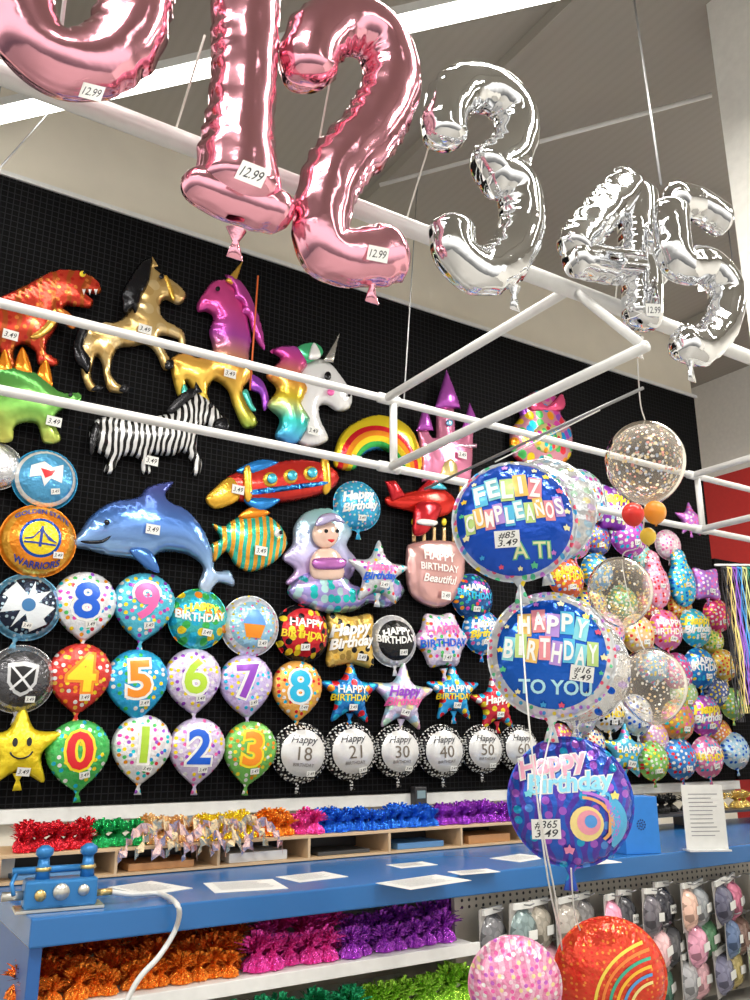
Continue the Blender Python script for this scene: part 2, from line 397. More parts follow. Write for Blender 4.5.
# ---------- pipe rack ----------
rack=thing('pipe_rack','suspended white pipe frame hanging over the counter','pipe rack',(2.25,3.42,3.3))
def rp(name,a,b,r):
    return tubeo(name,[Vector(a)-rack.location,Vector(b)-rack.location],r,m_pipe,rack,14)
XR=(2.25,4.7,7.2)
rp('thick_front_pipe',(-1.5,2.1,3.3),(7.4,2.1,3.3),.032)
rp('upper_pipe',(-2,3.42,3.3),(7.4,3.42,3.3),.021)
rp('lower_pipe',(-2,3.42,2.93),(7.4,3.42,2.93),.021)
for x in XR:
    rp('upper_cross_pipe',(x,2.1,3.3),(x,3.42,3.3),.021); rp('lower_cross_pipe',(x+.02,1.78,2.93),(x+.02,3.42,2.93),.021)
    rp('post',(x+.05,3.42,2.93),(x+.05,3.42,3.3),.02); rp('drop_post',(x+.02,1.79,2.93),(x+.02,2.1,3.3),.018)
rp('lower_pipe',(4.7,2.1,2.93),(7.4,2.1,2.93),.021)
for x in (2.25,4.7):
    for z in (3.3,2.93): rp('joint',(x-.04,3.42,z),(x+.08,3.42,z),.028)
rp('joint',(1.18,2.1,3.3),(1.22,2.1,3.3),.036)
rp('hanger',(.3,2.1,3.3),(.3,2.1,6.5),.006)
line_thing('hook_rod',[P(425,489,3.42)[0],P(643,388,2.0)[0]],.007,m_wire,'thin grey rod holding the hanging balloon cluster','rod')
line_thing('orange_stick',[P(258,276,5.7)[0],P(250,390,5.7)[0]],.007,plain('orange_stick',(.8,.15,.03),.5),'thin orange stick hanging beside the rearing unicorn','stick')
# ---------- giant number balloons ----------
m_pink=foil('pink_chrome',(.93,.43,.54),metal=1,rough=.13,bump=.06,bs=7)
m_chrome=foil('silver_chrome',(.84,.85,.87),metal=1,rough=.06,bump=.06,bs=8)
def fat(bm,pts,rpx,Y,org,amp):
    p=catm([(a[0],a[1],a[2] if len(a)>2 else rpx) for a in pts],10,False); W=[]
    for a in p:
        q,t=P(a[0],a[1],Y); W.append((Vector((q.x-org.x,0,q.z-org.z)),a[2]*t/F))
    L=[0]
    for a,b in zip(W,W[1:]): L.append(L[-1]+(b[0]-a[0]).length)
    tot=L[-1]; n=int(tot/.008); seg=48; rings=[]
    def at(s):
        s=max(0,min(tot,s))
        for i in range(len(L)-1):
            if L[i+1]>=s:
                k=(s-L[i])/max(1e-9,L[i+1]-L[i]); return W[i][0].lerp(W[i+1][0],k), W[i][1]*(1-k)+W[i+1][1]*k
        return W[-1]
    for i in range(n+1):
        s=tot*i/n
        c,r=at(s); T=(at(s+.02)[0]-at(s-.02)[0]).normalized(); Nn=Vector((T.z,0,-T.x))
        de=min(s,tot-s); capl=r*.6; k=1
        if de<capl: k=math.sqrt(max(0.0,1-(1-de/capl)**2))*.98+.02
        ring=[]
        for j in range(seg):
            ph=2*PI*j/seg; cc=math.cos(ph)
            wr=1-amp*abs(cc)**5*(.5+.5*math.sin(s*88+(0 if cc>0 else 2)+1.5*math.sin(s*23)))-.01*math.sin(s*41+3*cc)
            if abs(cc)>.995: wr+=.06
            ring.append(bm.verts.new(c+Nn*(cc*r*k*wr)+Vector((0,-1,0))*(math.sin(ph)*r*.86*k*wr)))
        rings.append(ring)
    for Aa,Bb in zip(rings,rings[1:]):
        for j in range(seg): bm.faces.new((Aa[j],Aa[(j+1)%seg],Bb[(j+1)%seg],Bb[j]))
    bm.faces.new(rings[0]); bm.faces.new(rings[-1])
def giant(strokes,mat,label,Y,tagpx=None,tail=None,strings=(),amp=.08):
    xs=[a for st in strokes for a in st[0]]
    cx=sum(a[0] for a in xs)/len(xs); cyy=sum(a[1] for a in xs)/len(xs)
    org,t=P(cx,cyy,Y)
    o=thing('number_balloon',label,'balloon',org,0,'giant number balloons on the thick pipe')
    bm=bmesh.new()
    for pts,r in strokes: fat(bm,pts,r,Y,org,amp)
    bm_obj('foil_body',bm,mat,o,smooth=True)
    if tail:
        q,t=P(tail[0],tail[1],Y); q=q-org
        n=mesh_obj('neck',NECK,mat,o,q); n.scale=(.2,.2,.2); n.location=q+Vector((0,0,.2*1.0))
    for a in strings:
        q,t=P(a[0],a[1],Y); q=q-org
        tubeo('hanging_string',[q,Vector((q.x,2.1-Y,3.3-org.z+.04))],.0035,m_string,o,6)
    if tagpx:
        q,t=P(tagpx[0],tagpx[1],Y); q=q-org; rr=strokes[0][1]*t/F
        # keep the tag on the inflated face
        dy=-(rr*tagpx[3]+.012); q=P(tagpx[0],tagpx[1],Y+dy)[0]-org
        sz=tagpx[4] if len(tagpx)>4 else .075
        price(o,q.x,q.z,sz,sz*.82,dy,'12.99',tagpx[2],ry=-.45)
    return o
Yg=1.9
giant([([(14,-75),(16,-10),(34,45),(78,66),(122,44),(138,-10),(140,-75)],36)],m_pink,'pink number zero balloon cut by the top left of the frame',Yg,(92,92,.2,.5,.055),None,())
giant([([(248,-90),(246,-10),(244,80,34),(240,130,36),(238,170,43),(238,198,44),(238,212,30)],36),([(188,170,14),(198,182,22),(216,192,25),(240,200,27),(266,208,26),(282,214,22),(292,220,14)],25)],m_pink,'pink foil number one balloon between the zero and the two',Yg,(252,174,.35,1.1),(236,234),((205,35),))
giant([([(314,88),(308,62),(322,34),(352,24),(382,44),(392,84),(372,130),(336,172),(322,215),(326,250),(362,258),(400,250)],31)],m_pink,'pink foil number two balloon beside the silver three',Yg,(378,254,.15,.9,.06),(372,280),((345,0),))
giant([([(447,148),(444,118),(458,92),(488,90),(514,112),(512,150),(482,174)],25),([(484,172),(514,184),(522,220),(510,256),(482,272),(456,254),(452,218)],25)],m_chrome,'silver foil number three balloon next to the pink two',Yg,None,(514,290),((440,110),),.1)
giant([([(632,182),(608,206),(586,232),(570,254)],21),([(568,256),(600,264),(640,268),(662,270)],20),([(638,186),(638,235),(642,290),(642,328)],22)],m_chrome,'silver foil number four balloon hung beside the five',Yg+.08,(654,310,0,.9,.065),(638,340),((628,170),),.09)
giant([([(670,198),(696,204),(726,224)],18),([(672,202),(672,236),(680,264),(706,266),(726,290),(720,326),(698,347),(676,338)],20)],m_chrome,'silver foil number five balloon at the right end of the row',Yg-.14,None,(690,362),((684,190),),.09)
# ---------- wall round balloons ----------
bal=balloon
def dots(k,base,pal=PARTY,scale=4.5,th=.28,**kw): return foil(k,base,pal,scale,th,**kw)
def num(px,py,d,mat,c,oc,label,r=29): bal(px,py-2,r*.98,'tear',mat,[(d,1.6,0,.05,c,oc,{'sx':1.05})],label,tag=(.15,-.72),sxx=1.03,tagw=.32)
num(85,605,'8',dots('n8a',(.85,.86,.9)),BLUE,WHITE,'white polka dot foil balloon with a blue number 8')
num(144,606,'9',dots('n9',(.1,.55,.75),[PNK,YEL,WHITE,PUR]),PNK,WHITE,'teal dotted foil balloon with a pink number 9')
num(80,677,'4',dots('n4',(.7,.05,.04),[YEL,ORG,WHITE,GOLD]),YEL,ORG,'red dotted foil balloon with a yellow number 4')
num(137,683,'5',dots('n5',(.03,.4,.75),[YEL,GRN,WHITE,CYAN]),ORG,WHITE,'blue dotted foil balloon with an orange number 5')
num(193,680,'6',dots('n6',(.75,.65,.9),[LAV,PUR,YEL,WHITE]),(.5,.75,.05),WHITE,'lilac dotted foil balloon with a lime number 6',27)
num(246,685,'7',dots('n7',(.65,.55,.9),[WHITE,YEL,CYAN,LAV]),PUR,WHITE,'lavender dotted foil balloon with a purple number 7',26)
num(297,690,'8',dots('n8b',(.9,.45,.1),[YEL,WHITE,RED,CYAN]),CYAN,WHITE,'orange dotted foil balloon with a light blue number 8',25)
num(78,754,'0',dots('n0',(.08,.5,.12),[YEL,WHITE,GRN,CYAN]),RED,YEL,'green dotted foil balloon with a red number 0')
num(142,748,'1',dots('n1',(.85,.85,.88)),(.45,.7,.05),WHITE,'white polka dot foil balloon with a green number 1',28)
num(197,750,'2',dots('n2',(.7,.6,.85),[PUR,WHITE,YEL,PNK]),BLUE,WHITE,'lilac spotted foil balloon with a blue number 2',27)
num(250,752,'3',dots('n3',(.2,.55,.12),[YEL,ORG,WHITE]),ORG,YEL,'green spotted foil balloon with an orange number 3',26)
mm=foil('milestone',BLACK,[WHITE,WHITE],9,.3,rim=None,where='rim',rimr=.78)
def cap_disc(o,name,R_,mat,lift=.008):
    bm=bmesh.new(); c=bm.verts.new((0,-disc_h(0,0)-lift,0)); prev=None
    for i in range(1,9):
        q=R_*i/8; cur=[bm.verts.new((q*math.cos(2*PI*k/40),-disc_h(q,0)-lift,q*math.sin(2*PI*k/40))) for k in range(40)]
        for k in range(40):
            if prev: bm.faces.new((prev[k],cur[k],cur[(k+1)%40],prev[(k+1)%40]))
            else: bm.faces.new((c,cur[k],cur[(k+1)%40]))
        prev=cur
    return bm_obj(name,bm,mat,o,smooth=True)
def milestone(px,py,d,r):
    o=bal(px,py,r,'disc',mm,[('Happy',.36,-.02,.42,(.05,.05,.06),None,{'shear':.4,'off':.012}),(d,.66,0,-.02,(.16,.13,.1),None,{'off':.0}),('BIRTHDAY',.16,0,-.4,(.15,.13,.12),None,{'off':.005})],'black rimmed white birthday foil balloon with number '+d,tag=(.3,-.68),tagw=.3,sxx=1.03)
    cap_disc(o,'printed_centre',.8,plain('printwhite',(.78,.78,.78),.25,.35))
for px,py,d,r in ((300,753,'18',26),(350,751,'21',25),(397,751,'30',23),(441,751,'40',23),(482,749,'50',21),(518,748,'60',20)): milestone(px,py,d,r)
HBN=[0]
def HB(c1,c2,s=.42):
    HBN[0]+=1; k=HBN[0]%3
    if k==0: return [('HAPPY',s,0,.3,c1),('BIRTHDAY',s*.85,0,-.12,c2)]
    if k==1: return [('Happy',s*1.25,-.05,.3,c1,None,{'shear':.35,'rot':.15,'off':.04}),('Birthday',s*1.05,0,-.14,c2,None,{'shear':.35,'rot':.15,'off':.04})]
    return [('HAPPY',s*.95,0,.36,c1,None,{'arc':.35,'off':.04}),('BIRTHDAY',s*.9,0,-.02,c2,None,{'arc':-.2,'sx':.95,'off':.04})]
def flatpoly(parent,name,pts,mat,hf,lift=.02):
    bm=bmesh.new(); vs=[bm.verts.new((x,0,z)) for x,z in pts]; bm.faces.new(vs); bmesh.ops.triangulate(bm,faces=bm.faces)
    for it in range(3):
        le=[e for e in bm.edges if e.calc_length()>.12]
        if not le: break
        bmesh.ops.subdivide_edges(bm,edges=le,cuts=1); bmesh.ops.triangulate(bm,faces=bm.faces)
    for v in bm.verts: v.co.y=-hf(v.co.x,v.co.z)-lift
    return bm_obj(name,bm,mat,parent)
def cpts(x,z,r,n=20,rz=None): rz=rz or r; return [(x+r*math.cos(2*PI*k/n),z+rz*math.sin(2*PI*k/n)) for k in range(n)]
b1=bal(45,480,28,'disc',foil('sportblue',(.05,.35,.6),rings=[(.1,.4,.7)]*8+[WHITE,(.03,.3,.55)],ringr=1.05),[],'blue round foil balloon with angular white emblem near the left edge',tag=(.25,-.5),tagw=.28)
flatpoly(b1,'printed_emblem',[(-.5,.35),(-.1,.5),(.15,.3),(.5,.45),(.35,.05),(.45,-.2),(.1,-.08),(-.1,-.35),(-.2,0),(-.55,-.05),(-.32,.15)],ink(WHITE),disc_h)
flatpoly(b1,'printed_mark',[(-.22,.25),(.08,.18),(.25,.22),(.12,.02),(-.08,-.08),(-.12,.1)],ink(RED),disc_h,.03)
b2=bal(38,541,33,'disc',foil('warr',(.95,.3,.02),rings=[YEL]*6+[(.01,.08,.4)]+[ORG]*3+[(.95,.45,.05)]*2+[ORG]*2,ringr=1.1,metal=.5),[('WARRIORS',.24,0,-.76,NAVY,None,{'arc':-.45}),('GOLDEN STATE',.2,0,.78,NAVY,None,{'arc':.45})],'orange round foil balloon with a blue and gold bridge emblem',tag=(.52,-.42),tagw=.26)
for pts,nm in (([(-.035,-.26),(.035,-.26),(.035,.32),(-.035,.32)],'bridge_tower'),([(-.42,-.14),(.42,-.14),(.42,-.19),(-.42,-.19)],'bridge_deck'),([(-.42,-.06),(-.2,.0),(0,.3),(.2,.0),(.42,-.06),(.42,-.1),(.2,-.05),(0,.22),(-.2,-.05),(-.42,-.1)],'bridge_cable')):
    flatpoly(b2,nm,pts,ink(NAVY),disc_h)
b4=bal(26,607,30,'disc',foil('starb',(.02,.03,.06),[(.25,.45,.6),(.5,.65,.75)],5,.22,rim=(.15,.4,.6),rimr=.86,metal=.6),[],'dark round foil balloon with white starburst below the orange one',tag=(.15,-.6),roll=.2,tagw=.28)
flatpoly(b4,'printed_starburst',[(x*.8,z*.8) for x,z in starpts(9,.35)],ink((.8,.85,.9)),disc_h)
flatpoly(b4,'printed_centre',cpts(0,0,.2),ink((.05,.2,.45)),disc_h,.03)
b3=bal(20,679,30,'disc',foil('raid',(.12,.12,.13),rim=(.45,.45,.47),rimr=.84,metal=.8),[],'dark grey round foil balloon with silver shield emblem above the yellow star',tag=(.3,-.62),tagw=.28)
flatpoly(b3,'printed_shield',[(-.45,.42),(0,.5),(.45,.42),(.42,-.15),(.2,-.45),(0,-.55),(-.2,-.45),(-.42,-.15)],ink((.62,.63,.65)),disc_h)
flatpoly(b3,'shield_field',[(-.36,.3),(0,.36),(.36,.3),(.33,-.12),(.16,-.36),(0,-.44),(-.16,-.36),(-.33,-.12)],ink(BLACK),disc_h,.03)
for s_ in (-1,1): flatpoly(b3,'crossed_blade',[(s_*-.34,-.34),(s_*-.28,-.38),(s_*.4,.36),(s_*.34,.4)],ink((.75,.76,.78)),disc_h,.038)
st=bal(20,748,34,'star',foil('ystar',YEL,metal=.4,bump=.2),[],'yellow star foil balloon with a smiling face',tag=(.1,-.62))
hf=SH['star'][1]
flatpoly(st,'eye',cpts(-.18,.16,.07,14,.12),ink(BLACK),hf); flatpoly(st,'eye',cpts(.18,.16,.07,14,.12),ink(BLACK),hf)
bmq=bmesh.new(); tube(bmq,[(.3*math.cos(a),-hf(.3*math.cos(a),-.02+.25*math.sin(a))-.01,-.02+.25*math.sin(a)) for a in [PI*1.1+i*PI*.8/8 for i in range(9)]],.025,6); bm_obj('mouth',bmq,ink(BLACK),st)
bal(-4,466,22,'disc',foil('grysil',SIL,metal=.8),[],'plain silver balloon half out of frame at left',tag=None)
bal(357,506,23,'disc',foil('hb1',(.05,.45,.75),PASTEL,5,.2),HB(WHITE,WHITE),'light blue happy birthday foil balloon above the silver star',tag=(0,-.6))
bal(198,619,27,'disc',dots('hb2',(.05,.5,.5),[YEL,CYAN,GRN,ORG],3,.4),HB(YEL,WHITE),'teal and yellow happy birthday foil balloon beside the 9',tag=(.2,-.5))
cup=bal(250,626,27,'disc',dots('hb3',(.35,.65,.85),[WHITE,YEL,PNK],5,.2,rim=(.75,.8,.9),rimr=.8),[],'light blue foil balloon with a cupcake picture',tag=(.35,-.6))
flatpoly(cup,'cupcake_case',[(-.25,-.45),(.25,-.45),(.38,0),(-.38,0)],ink(ORG),disc_h); flatpoly(cup,'icing',[(-.42,0),(.42,0),(.3,.25),(.1,.5),(-.1,.5),(-.3,.25)],ink((.15,.4,.85)),disc_h,.025)
bal(302,633,26,'disc',dots('hb4',(.65,.02,.03),[BLACK,YEL,RED],3.2,.35,rim=BLACK,rimr=.85),HB(WHITE,YEL),'red and black happy birthday foil balloon',tag=(0,-.55))
bal(350,640,27,'square',dots('hb5',(.75,.5,.12),[BLACK,(.4,.25,.05),GOLD],4,.4),HB(WHITE,WHITE,.45),'gold and black square happy birthday foil balloon',tag=(.3,-.6))
bal(393,641,23,'disc',foil('hb6',(.02,.02,.02),[SIL,WHITE],8,.3,rim=SIL,rimr=.8,where='rim'),HB(WHITE,WHITE),'small black foil balloon with silver rim and white lettering',tag=(.2,-.5))
bal(441,640,28,'flower',dots('hb7',(.8,.7,.85),PARTY,4.5,.26),HB(PNK,BLUE),'white scalloped happy birthday foil balloon with bright spots',tag=(0,-.6))
bal(482,632,20,'disc',dots('hb8',(.03,.3,.75),[YEL,WHITE,PNK],4,.3),HB(WHITE,YEL),'royal blue birthday foil balloon partly behind the cluster',tag=(0,-.5))
bal(472,597,21,'disc',dots('hb9',(.02,.1,.3),PARTY,4,.3),HB(WHITE,CYAN),'navy birthday foil balloon right of the cake balloon',tag=(0,-.6))
SX={'shear':.3,'rot':.1,'off':.035}
bal(378,574,28,'star',dots('hb10',(.7,.72,.75),PARTY,4,.22),[('Happy',.4,0,.17,PNK,None,SX),('Birthday',.34,0,-.14,BLUE,None,SX)],'silver star birthday foil balloon with coloured spots beside mermaid',tag=(.1,-.4),tagw=.3,push=.12)
bal(350,694,27,'star',dots('hb11',(.02,.2,.55),[RED,CYAN,ORG],3,.35),[('HAPPY',.36,0,.15,WHITE),('BIRTHDAY',.3,0,-.13,YEL)],'blue star birthday foil balloon with red patches',tag=(0,-.45),tagw=.3)
bal(402,698,29,'star',dots('hb12',(.75,.65,.85),PASTEL,3,.4),[('Happy',.42,0,.17,PUR,None,SX),('Birthday',.36,0,-.14,PNK,None,SX)],'pastel pearly star birthday foil balloon',tag=(0,-.45),tagw=.3)
bal(453,693,25,'star',dots('hb13',(.03,.4,.8),[YEL,RED,WHITE],3,.28),[('HAPPY',.36,0,.15,WHITE),('BIRTHDAY',.3,0,-.13,YEL)],'sky blue star birthday foil balloon with red and yellow spots',tag=(0,-.45),tagw=.3)
bal(495,704,24,'star',dots('hb14',(.65,.03,.05),[CYAN,YEL,WHITE],3,.3),[('Happy',.4,0,.15,WHITE,None,SX)],'red star birthday foil balloon partly behind the cluster',tag=(0,-.4),tagw=.3)
RT=[(582,497,26,'disc',(.6,.75,.85),PARTY,'HB','pale blue spotted foil balloon behind the upper blue one'),
(612,508,24,'flower',(.3,.05,.5),PASTEL,'HB','purple scalloped birthday foil balloon beside the confetti balloons'),
(574,540,17,'disc',(.75,.3,.6),PARTY,'','magenta spotted foil balloon in the right group'),
(566,578,19,'disc',(.8,.15,.05),[YEL,WHITE,BLUE],'HB','red and yellow birthday foil balloon right of the cluster'),
(597,572,17,'disc',(.05,.35,.7),[WHITE,YEL],'','blue and yellow spotted foil balloon in the right group'),
(655,580,15,'tall',(.85,.35,.5),[WHITE,RED,LAV],'','tall pink figure shaped foil balloon'),
(681,578,15,'tall',(.05,.5,.8),[WHITE,YEL,BLUE],'','tall light blue bottle shaped foil balloon'),
(706,584,16,'square',(.45,.2,.7),[WHITE,PNK],'','violet square foil balloon near the red wall'),
(628,535,20,'disc',(.55,.1,.55),[WHITE,CYAN],'','plum spotted foil balloon behind the confetti balloon'),
(690,520,15,'star',(.6,.2,.7),[WHITE,PNK],'','small mauve star foil balloon under the white frame'),
(608,632,18,'disc',(.8,.5,.6),PARTY,'','rose spotted foil balloon beside the lower blue one'),
(638,634,18,'disc',(.9,.6,.3),[RED,WHITE,YEL],'','peach spotted foil balloon near the middle of the right group'),
(666,630,18,'disc',(.85,.2,.45),[WHITE,YEL,RED],'HB','pink birthday foil balloon below the tall pink figure'),
(695,628,17,'disc',(.05,.55,.75),[WHITE,YEL],'HB','turquoise birthday foil balloon below the tall blue bottle'),
(717,615,15,'disc',(.75,.05,.2),[WHITE,GOLD],'','crimson spotted foil balloon near the hanging fringes'),
(608,670,17,'star',(.8,.35,.1),[YEL,RED],'','orange star foil balloon in the right group'),
(700,668,18,'disc',(.02,.2,.6),[WHITE,CYAN,YEL],'HB','deep blue birthday foil balloon at right'),
(724,665,14,'disc',(.85,.6,.1),[RED,WHITE],'','yellow and red foil balloon at the far right'),
(608,712,18,'disc',(.8,.82,.85),[BLACK,GOLD],'HB','white and black birthday foil balloon right of the cluster'),
(581,715,17,'disc',(.7,.75,.8),[LAV,CYAN],'','silver and lilac foil balloon peeping behind the cluster'),
(678,720,18,'disc',(.6,.3,.1),PARTY,'','brown foil balloon with party coloured spots'),
(705,716,18,'disc',(.5,.1,.5),[YEL,CYAN,WHITE],'HB','purple and yellow birthday foil balloon in the lower right rows'),
(733,704,14,'disc',(.3,.6,.2),[WHITE,YEL],'','green spotted foil balloon at the far right edge'),
(625,752,23,'star',(.1,.5,.75),[WHITE,YEL,PNK],'HB','aqua star foil balloon in the bottom row'),
(653,761,17,'disc',(.25,.6,.15),[YEL,WHITE,RED],'','lime foil balloon in the bottom row'),
(680,759,18,'disc',(.05,.25,.65),[WHITE,RED],'','blue foil balloon with red spots in the bottom row'),
(707,757,18,'disc',(.85,.25,.5),[WHITE,CYAN],'HB','pink foil balloon with blue spots in the bottom row'),
(735,751,16,'disc',(.45,.7,.9),[WHITE,BLUE],'','pale sky blue foil balloon at the end of the bottom row'),
(636,715,18,'disc',(.65,.7,.75),[BLUE,WHITE],'','grey and blue foil balloon behind the lowest confetti balloon'),
(538,690,18,'disc',(.55,.6,.65),PASTEL,'','silver pastel foil balloon partly hidden by the lower blue one'),
(592,604,16,'disc',(.9,.75,.2),[RED,BLUE],'','golden yellow foil balloon just above the rose spotted one'),
(623,603,16,'disc',(.1,.35,.15),[WHITE,YEL],'','bottle green foil balloon above the peach one'),
(650,606,14,'disc',(.55,.1,.1),[WHITE,YEL],'','dark red foil balloon under the tall pink figure'),
(680,606,13,'disc',(.9,.5,.1),[WHITE,RED],'','orange dotted foil balloon under the tall blue bottle'),
(652,664,17,'disc',(.2,.5,.8),[WHITE,YEL,PNK],'','azure foil balloon behind the lowest confetti balloon'),
(678,672,17,'disc',(.75,.1,.35),[WHITE,CYAN],'','raspberry foil balloon left of the deep blue one'),
(684,694,15,'disc',(.4,.65,.3),[YEL,WHITE],'','moss green foil balloon above the brown one'),
(716,692,15,'disc',(.1,.15,.4),[YEL,WHITE],'','midnight blue foil balloon between two rows at right'),
(655,738,15,'disc',(.7,.4,.65),[WHITE,YEL],'','mauve round foil balloon above the lime one'),
(592,744,15,'disc',(.85,.8,.6),[RED,BLUE],'','ivory foil balloon left of the aqua star'),
(720,734,13,'disc',(.8,.25,.1),[WHITE,YEL],'','rust orange foil balloon above the end of the bottom row'),
(668,545,14,'disc',(.85,.6,.7),[PNK,WHITE],'','pale pink foil balloon above the tall pink figure'),
(596,538,16,'disc',(.15,.2,.55),[YEL,RED],'','indigo foil balloon beside the plum one'),
(640,556,13,'disc',(.3,.75,.7),[WHITE,ORG],'','mint foil balloon under the small orange balloon'),
(712,640,13,'disc',(.7,.7,.15),[GRN,WHITE],'','olive yellow foil balloon beside the turquoise one'),
(560,742,16,'disc',(.5,.1,.2),[WHITE,YEL],'','wine red foil balloon beside the number 60')]
for i,(px,py,r,shp,base,pal,tx,lab) in enumerate(RT):
    bal(px,py,r,shp,dots('rt%d'%i,base,pal,4,.3),HB([WHITE,YEL][i%2],[WHITE,YEL][(i//2)%2],.5) if tx and shp!='star' else ([('HAPPY',.36,0,.1,WHITE)] if tx else []),lab,tag=(.1,-.45) if i%3 else (0,-.5),tagw=.36,push=.07 if i<30 else 0)
# ---------- wall shaped balloons ----------
def shape(label,Yo,parts,tagpx=None,cat='balloon',org=None,name='shaped_foil_balloon',tsz=.1):
    pts0=parts[0][1]
    if org is None: org=(sum(p[0] for p in pts0)/len(pts0),sum(p[1] for p in pts0)/len(pts0))
    O,t=P(org[0],org[1],Yo)
    o=thing(name,label,cat,O,0,'shaped foil balloons on the black wall')
    first=None
    for pt in parts:
        nm,pts,mat=pt[:3]; kw=pt[3] if len(pt)>3 else {}
        L=[]
        for a in pts:
            q,_=P(a[0],a[1],Yo); L.append((q.x-O.x,q.z-O.z))
        me,hf=inflate(L,kw.get('fac',.52),kw.get('sharp',False),kw.get('wr',.15),kw.get('res',56 if first is None else 26),back=.3)
        b=mesh_obj(nm,me,mat,o); b.location=(0,kw.get('dy',0),0)
        if first is None: first=hf
    if tagpx:
        q,_=P(tagpx[0],tagpx[1],Yo); x,z=q.x-O.x,q.z-O.z
        price(o,x,z,tsz,tsz*.7,-first(x,z)-.03,'3.49',.05)
    return o,first,O
def circ(cx,cyy,r,n=12,ry=None): ry=ry or r; return [(cx+r*math.cos(2*PI*k/n),cyy+ry*math.sin(2*PI*k/n)) for k in range(n)]
YW=5.88
def fm(key,c,**kw):
    kw.setdefault('bump',.07); kw.setdefault('bs',6); kw.setdefault('metal',.6); kw.setdefault('rough',.17); return foil(key,c,**kw)
mblack=fm('fblack',(.015,.015,.018))
shape('tan gold horse foil balloon with black mane',YW,[('horse_body',[(146,273),(150,262),(156,270),(168,278),(185,292),(184,301),(177,305),(166,300),(160,306),(162,318),(172,324),(182,330),(186,340),(183,349),(177,347),(178,340),(166,336),(158,338),(165,350),(171,362),(170,369),(163,369),(156,354),(146,345),(132,347),(118,349),(112,361),(111,374),(119,384),(126,388),(123,393),(109,391),(104,377),(102,364),(96,357),(91,370),(93,382),(101,389),(89,391),(82,376),(80,358),(77,344),(82,331),(95,323),(116,322),(128,313),(135,300),(138,284)],fm('horse',(.72,.5,.2),pal=[(.62,.4,.14),(.8,.6,.3)],scale=9,th=.4)),
 ('mane',[(150,262),(140,264),(128,280),(119,298),(122,318),(130,312),(134,318),(138,302),(146,288),(149,272)],mblack,{'dy':-.05}),('tail',[(86,328),(77,330),(71,348),(73,364),(81,372),(86,376),(89,362),(82,350),(86,336)],mblack,{'dy':-.05}),
 ('bridle',[(162,281),(166,280),(173,300),(169,302)],fm('gold1',GOLD),{'dy':-.05}),('ear',[(150,270),(151,258),(157,268)],fm('earh',(.6,.4,.15)),{'dy':-.03,'sharp':True}),('hoof',[(122,385),(128,387),(125,394),(118,392)],mblack,{'dy':-.03}),('hoof',[(96,386),(102,388),(99,392),(90,392)],mblack,{'dy':-.03}),('hoof',[(165,362),(172,362),(171,370),(164,370)],mblack,{'dy':-.03}),('eye',circ(158,281,2.6),mblack,{'dy':-.08})],(141,334))
shape('rearing pink and purple unicorn foil balloon with golden legs',YW,[('unicorn_body',[(197,304),(204,292),(213,281),(226,281),(239,294),(247,318),(251,342),(248,360),(253,376),(243,390),(247,404),(257,420),(255,427),(243,427),(233,406),(227,390),(214,381),(207,392),(211,406),(207,413),(199,410),(192,390),(185,382),(187,398),(178,397),(170,364),(176,355),(186,353),(198,358),(212,350),(209,332),(213,318),(206,312),(198,312)],fm('uni',PNK,grad=[(.25,.6,.1),(.9,.6,.08),(.95,.5,.1),(.6,.1,.55),(.9,.1,.4)],gz=(-.55,.5))),
 ('mane',[(222,278),(237,284),(250,304),(259,330),(262,352),(256,348),(249,334),(245,320),(238,316),(239,307),(230,301),(231,292)],fm('mane1',(.6,.08,.4)),{'dy':-.06}),('horn',[(222,284),(240,264),(232,290)],fm('gold1',GOLD),{'dy':-.06,'sharp':True}),('tail',[(250,376),(262,384),(268,404),(262,412),(258,396),(248,390)],fm('mane2',(.35,.08,.6)),{'dy':-.03}),('eye',circ(214,293,2.4),mblack,{'dy':-.08}),('leg_stripe',[(244,392),(249,405),(253,413),(247,412),(239,396)],fm('teal1',(.1,.6,.5)),{'dy':-.06}),('leg_stripe',[(182,386),(187,397),(179,396)],fm('teal1',(.1,.6,.5)),{'dy':-.05})],(225,378))
shape('red foil dinosaur balloon at the top left',YW,[('dinosaur_body',[(-40,320),(-20,305),(4,295),(26,285),(44,275),(60,270),(78,271),(94,278),(101,287),(99,294),(84,293),(93,300),(90,308),(76,307),(65,307),(60,320),(54,332),(47,343),(47,353),(58,360),(56,366),(39,365),(35,352),(24,345),(15,349),(15,360),(25,367),(21,372),(3,370),(0,352),(-12,340),(-34,333)],fm('trex',(.72,.06,.03),wave=(3,6,(.5,.1,.02),.75),pal=[(.85,.25,.05),(.6,.03,.02)],scale=16,th=.22)),
 ('arm',[(56,312),(68,318),(74,328),(70,333),(62,328),(52,324)],fm('trexb',(.8,.25,.05)),{'dy':-.07}),('belly',[(52,312),(58,318),(50,333),(36,342),(28,340),(42,328)],fm('trexy',(.85,.5,.1)),{'dy':-.06}),('eye',circ(79,280,3),ink(YEL),{'dy':-.1}),('pupil',circ(80,280,1.4),mblack,{'dy':-.12})]+[('tooth',[(x-2,292),(x+2,292),(x,298)],ink(WHITE),{'dy':-.05,'sharp':True,'res':8}) for x in (82,88,94)],(8,340))
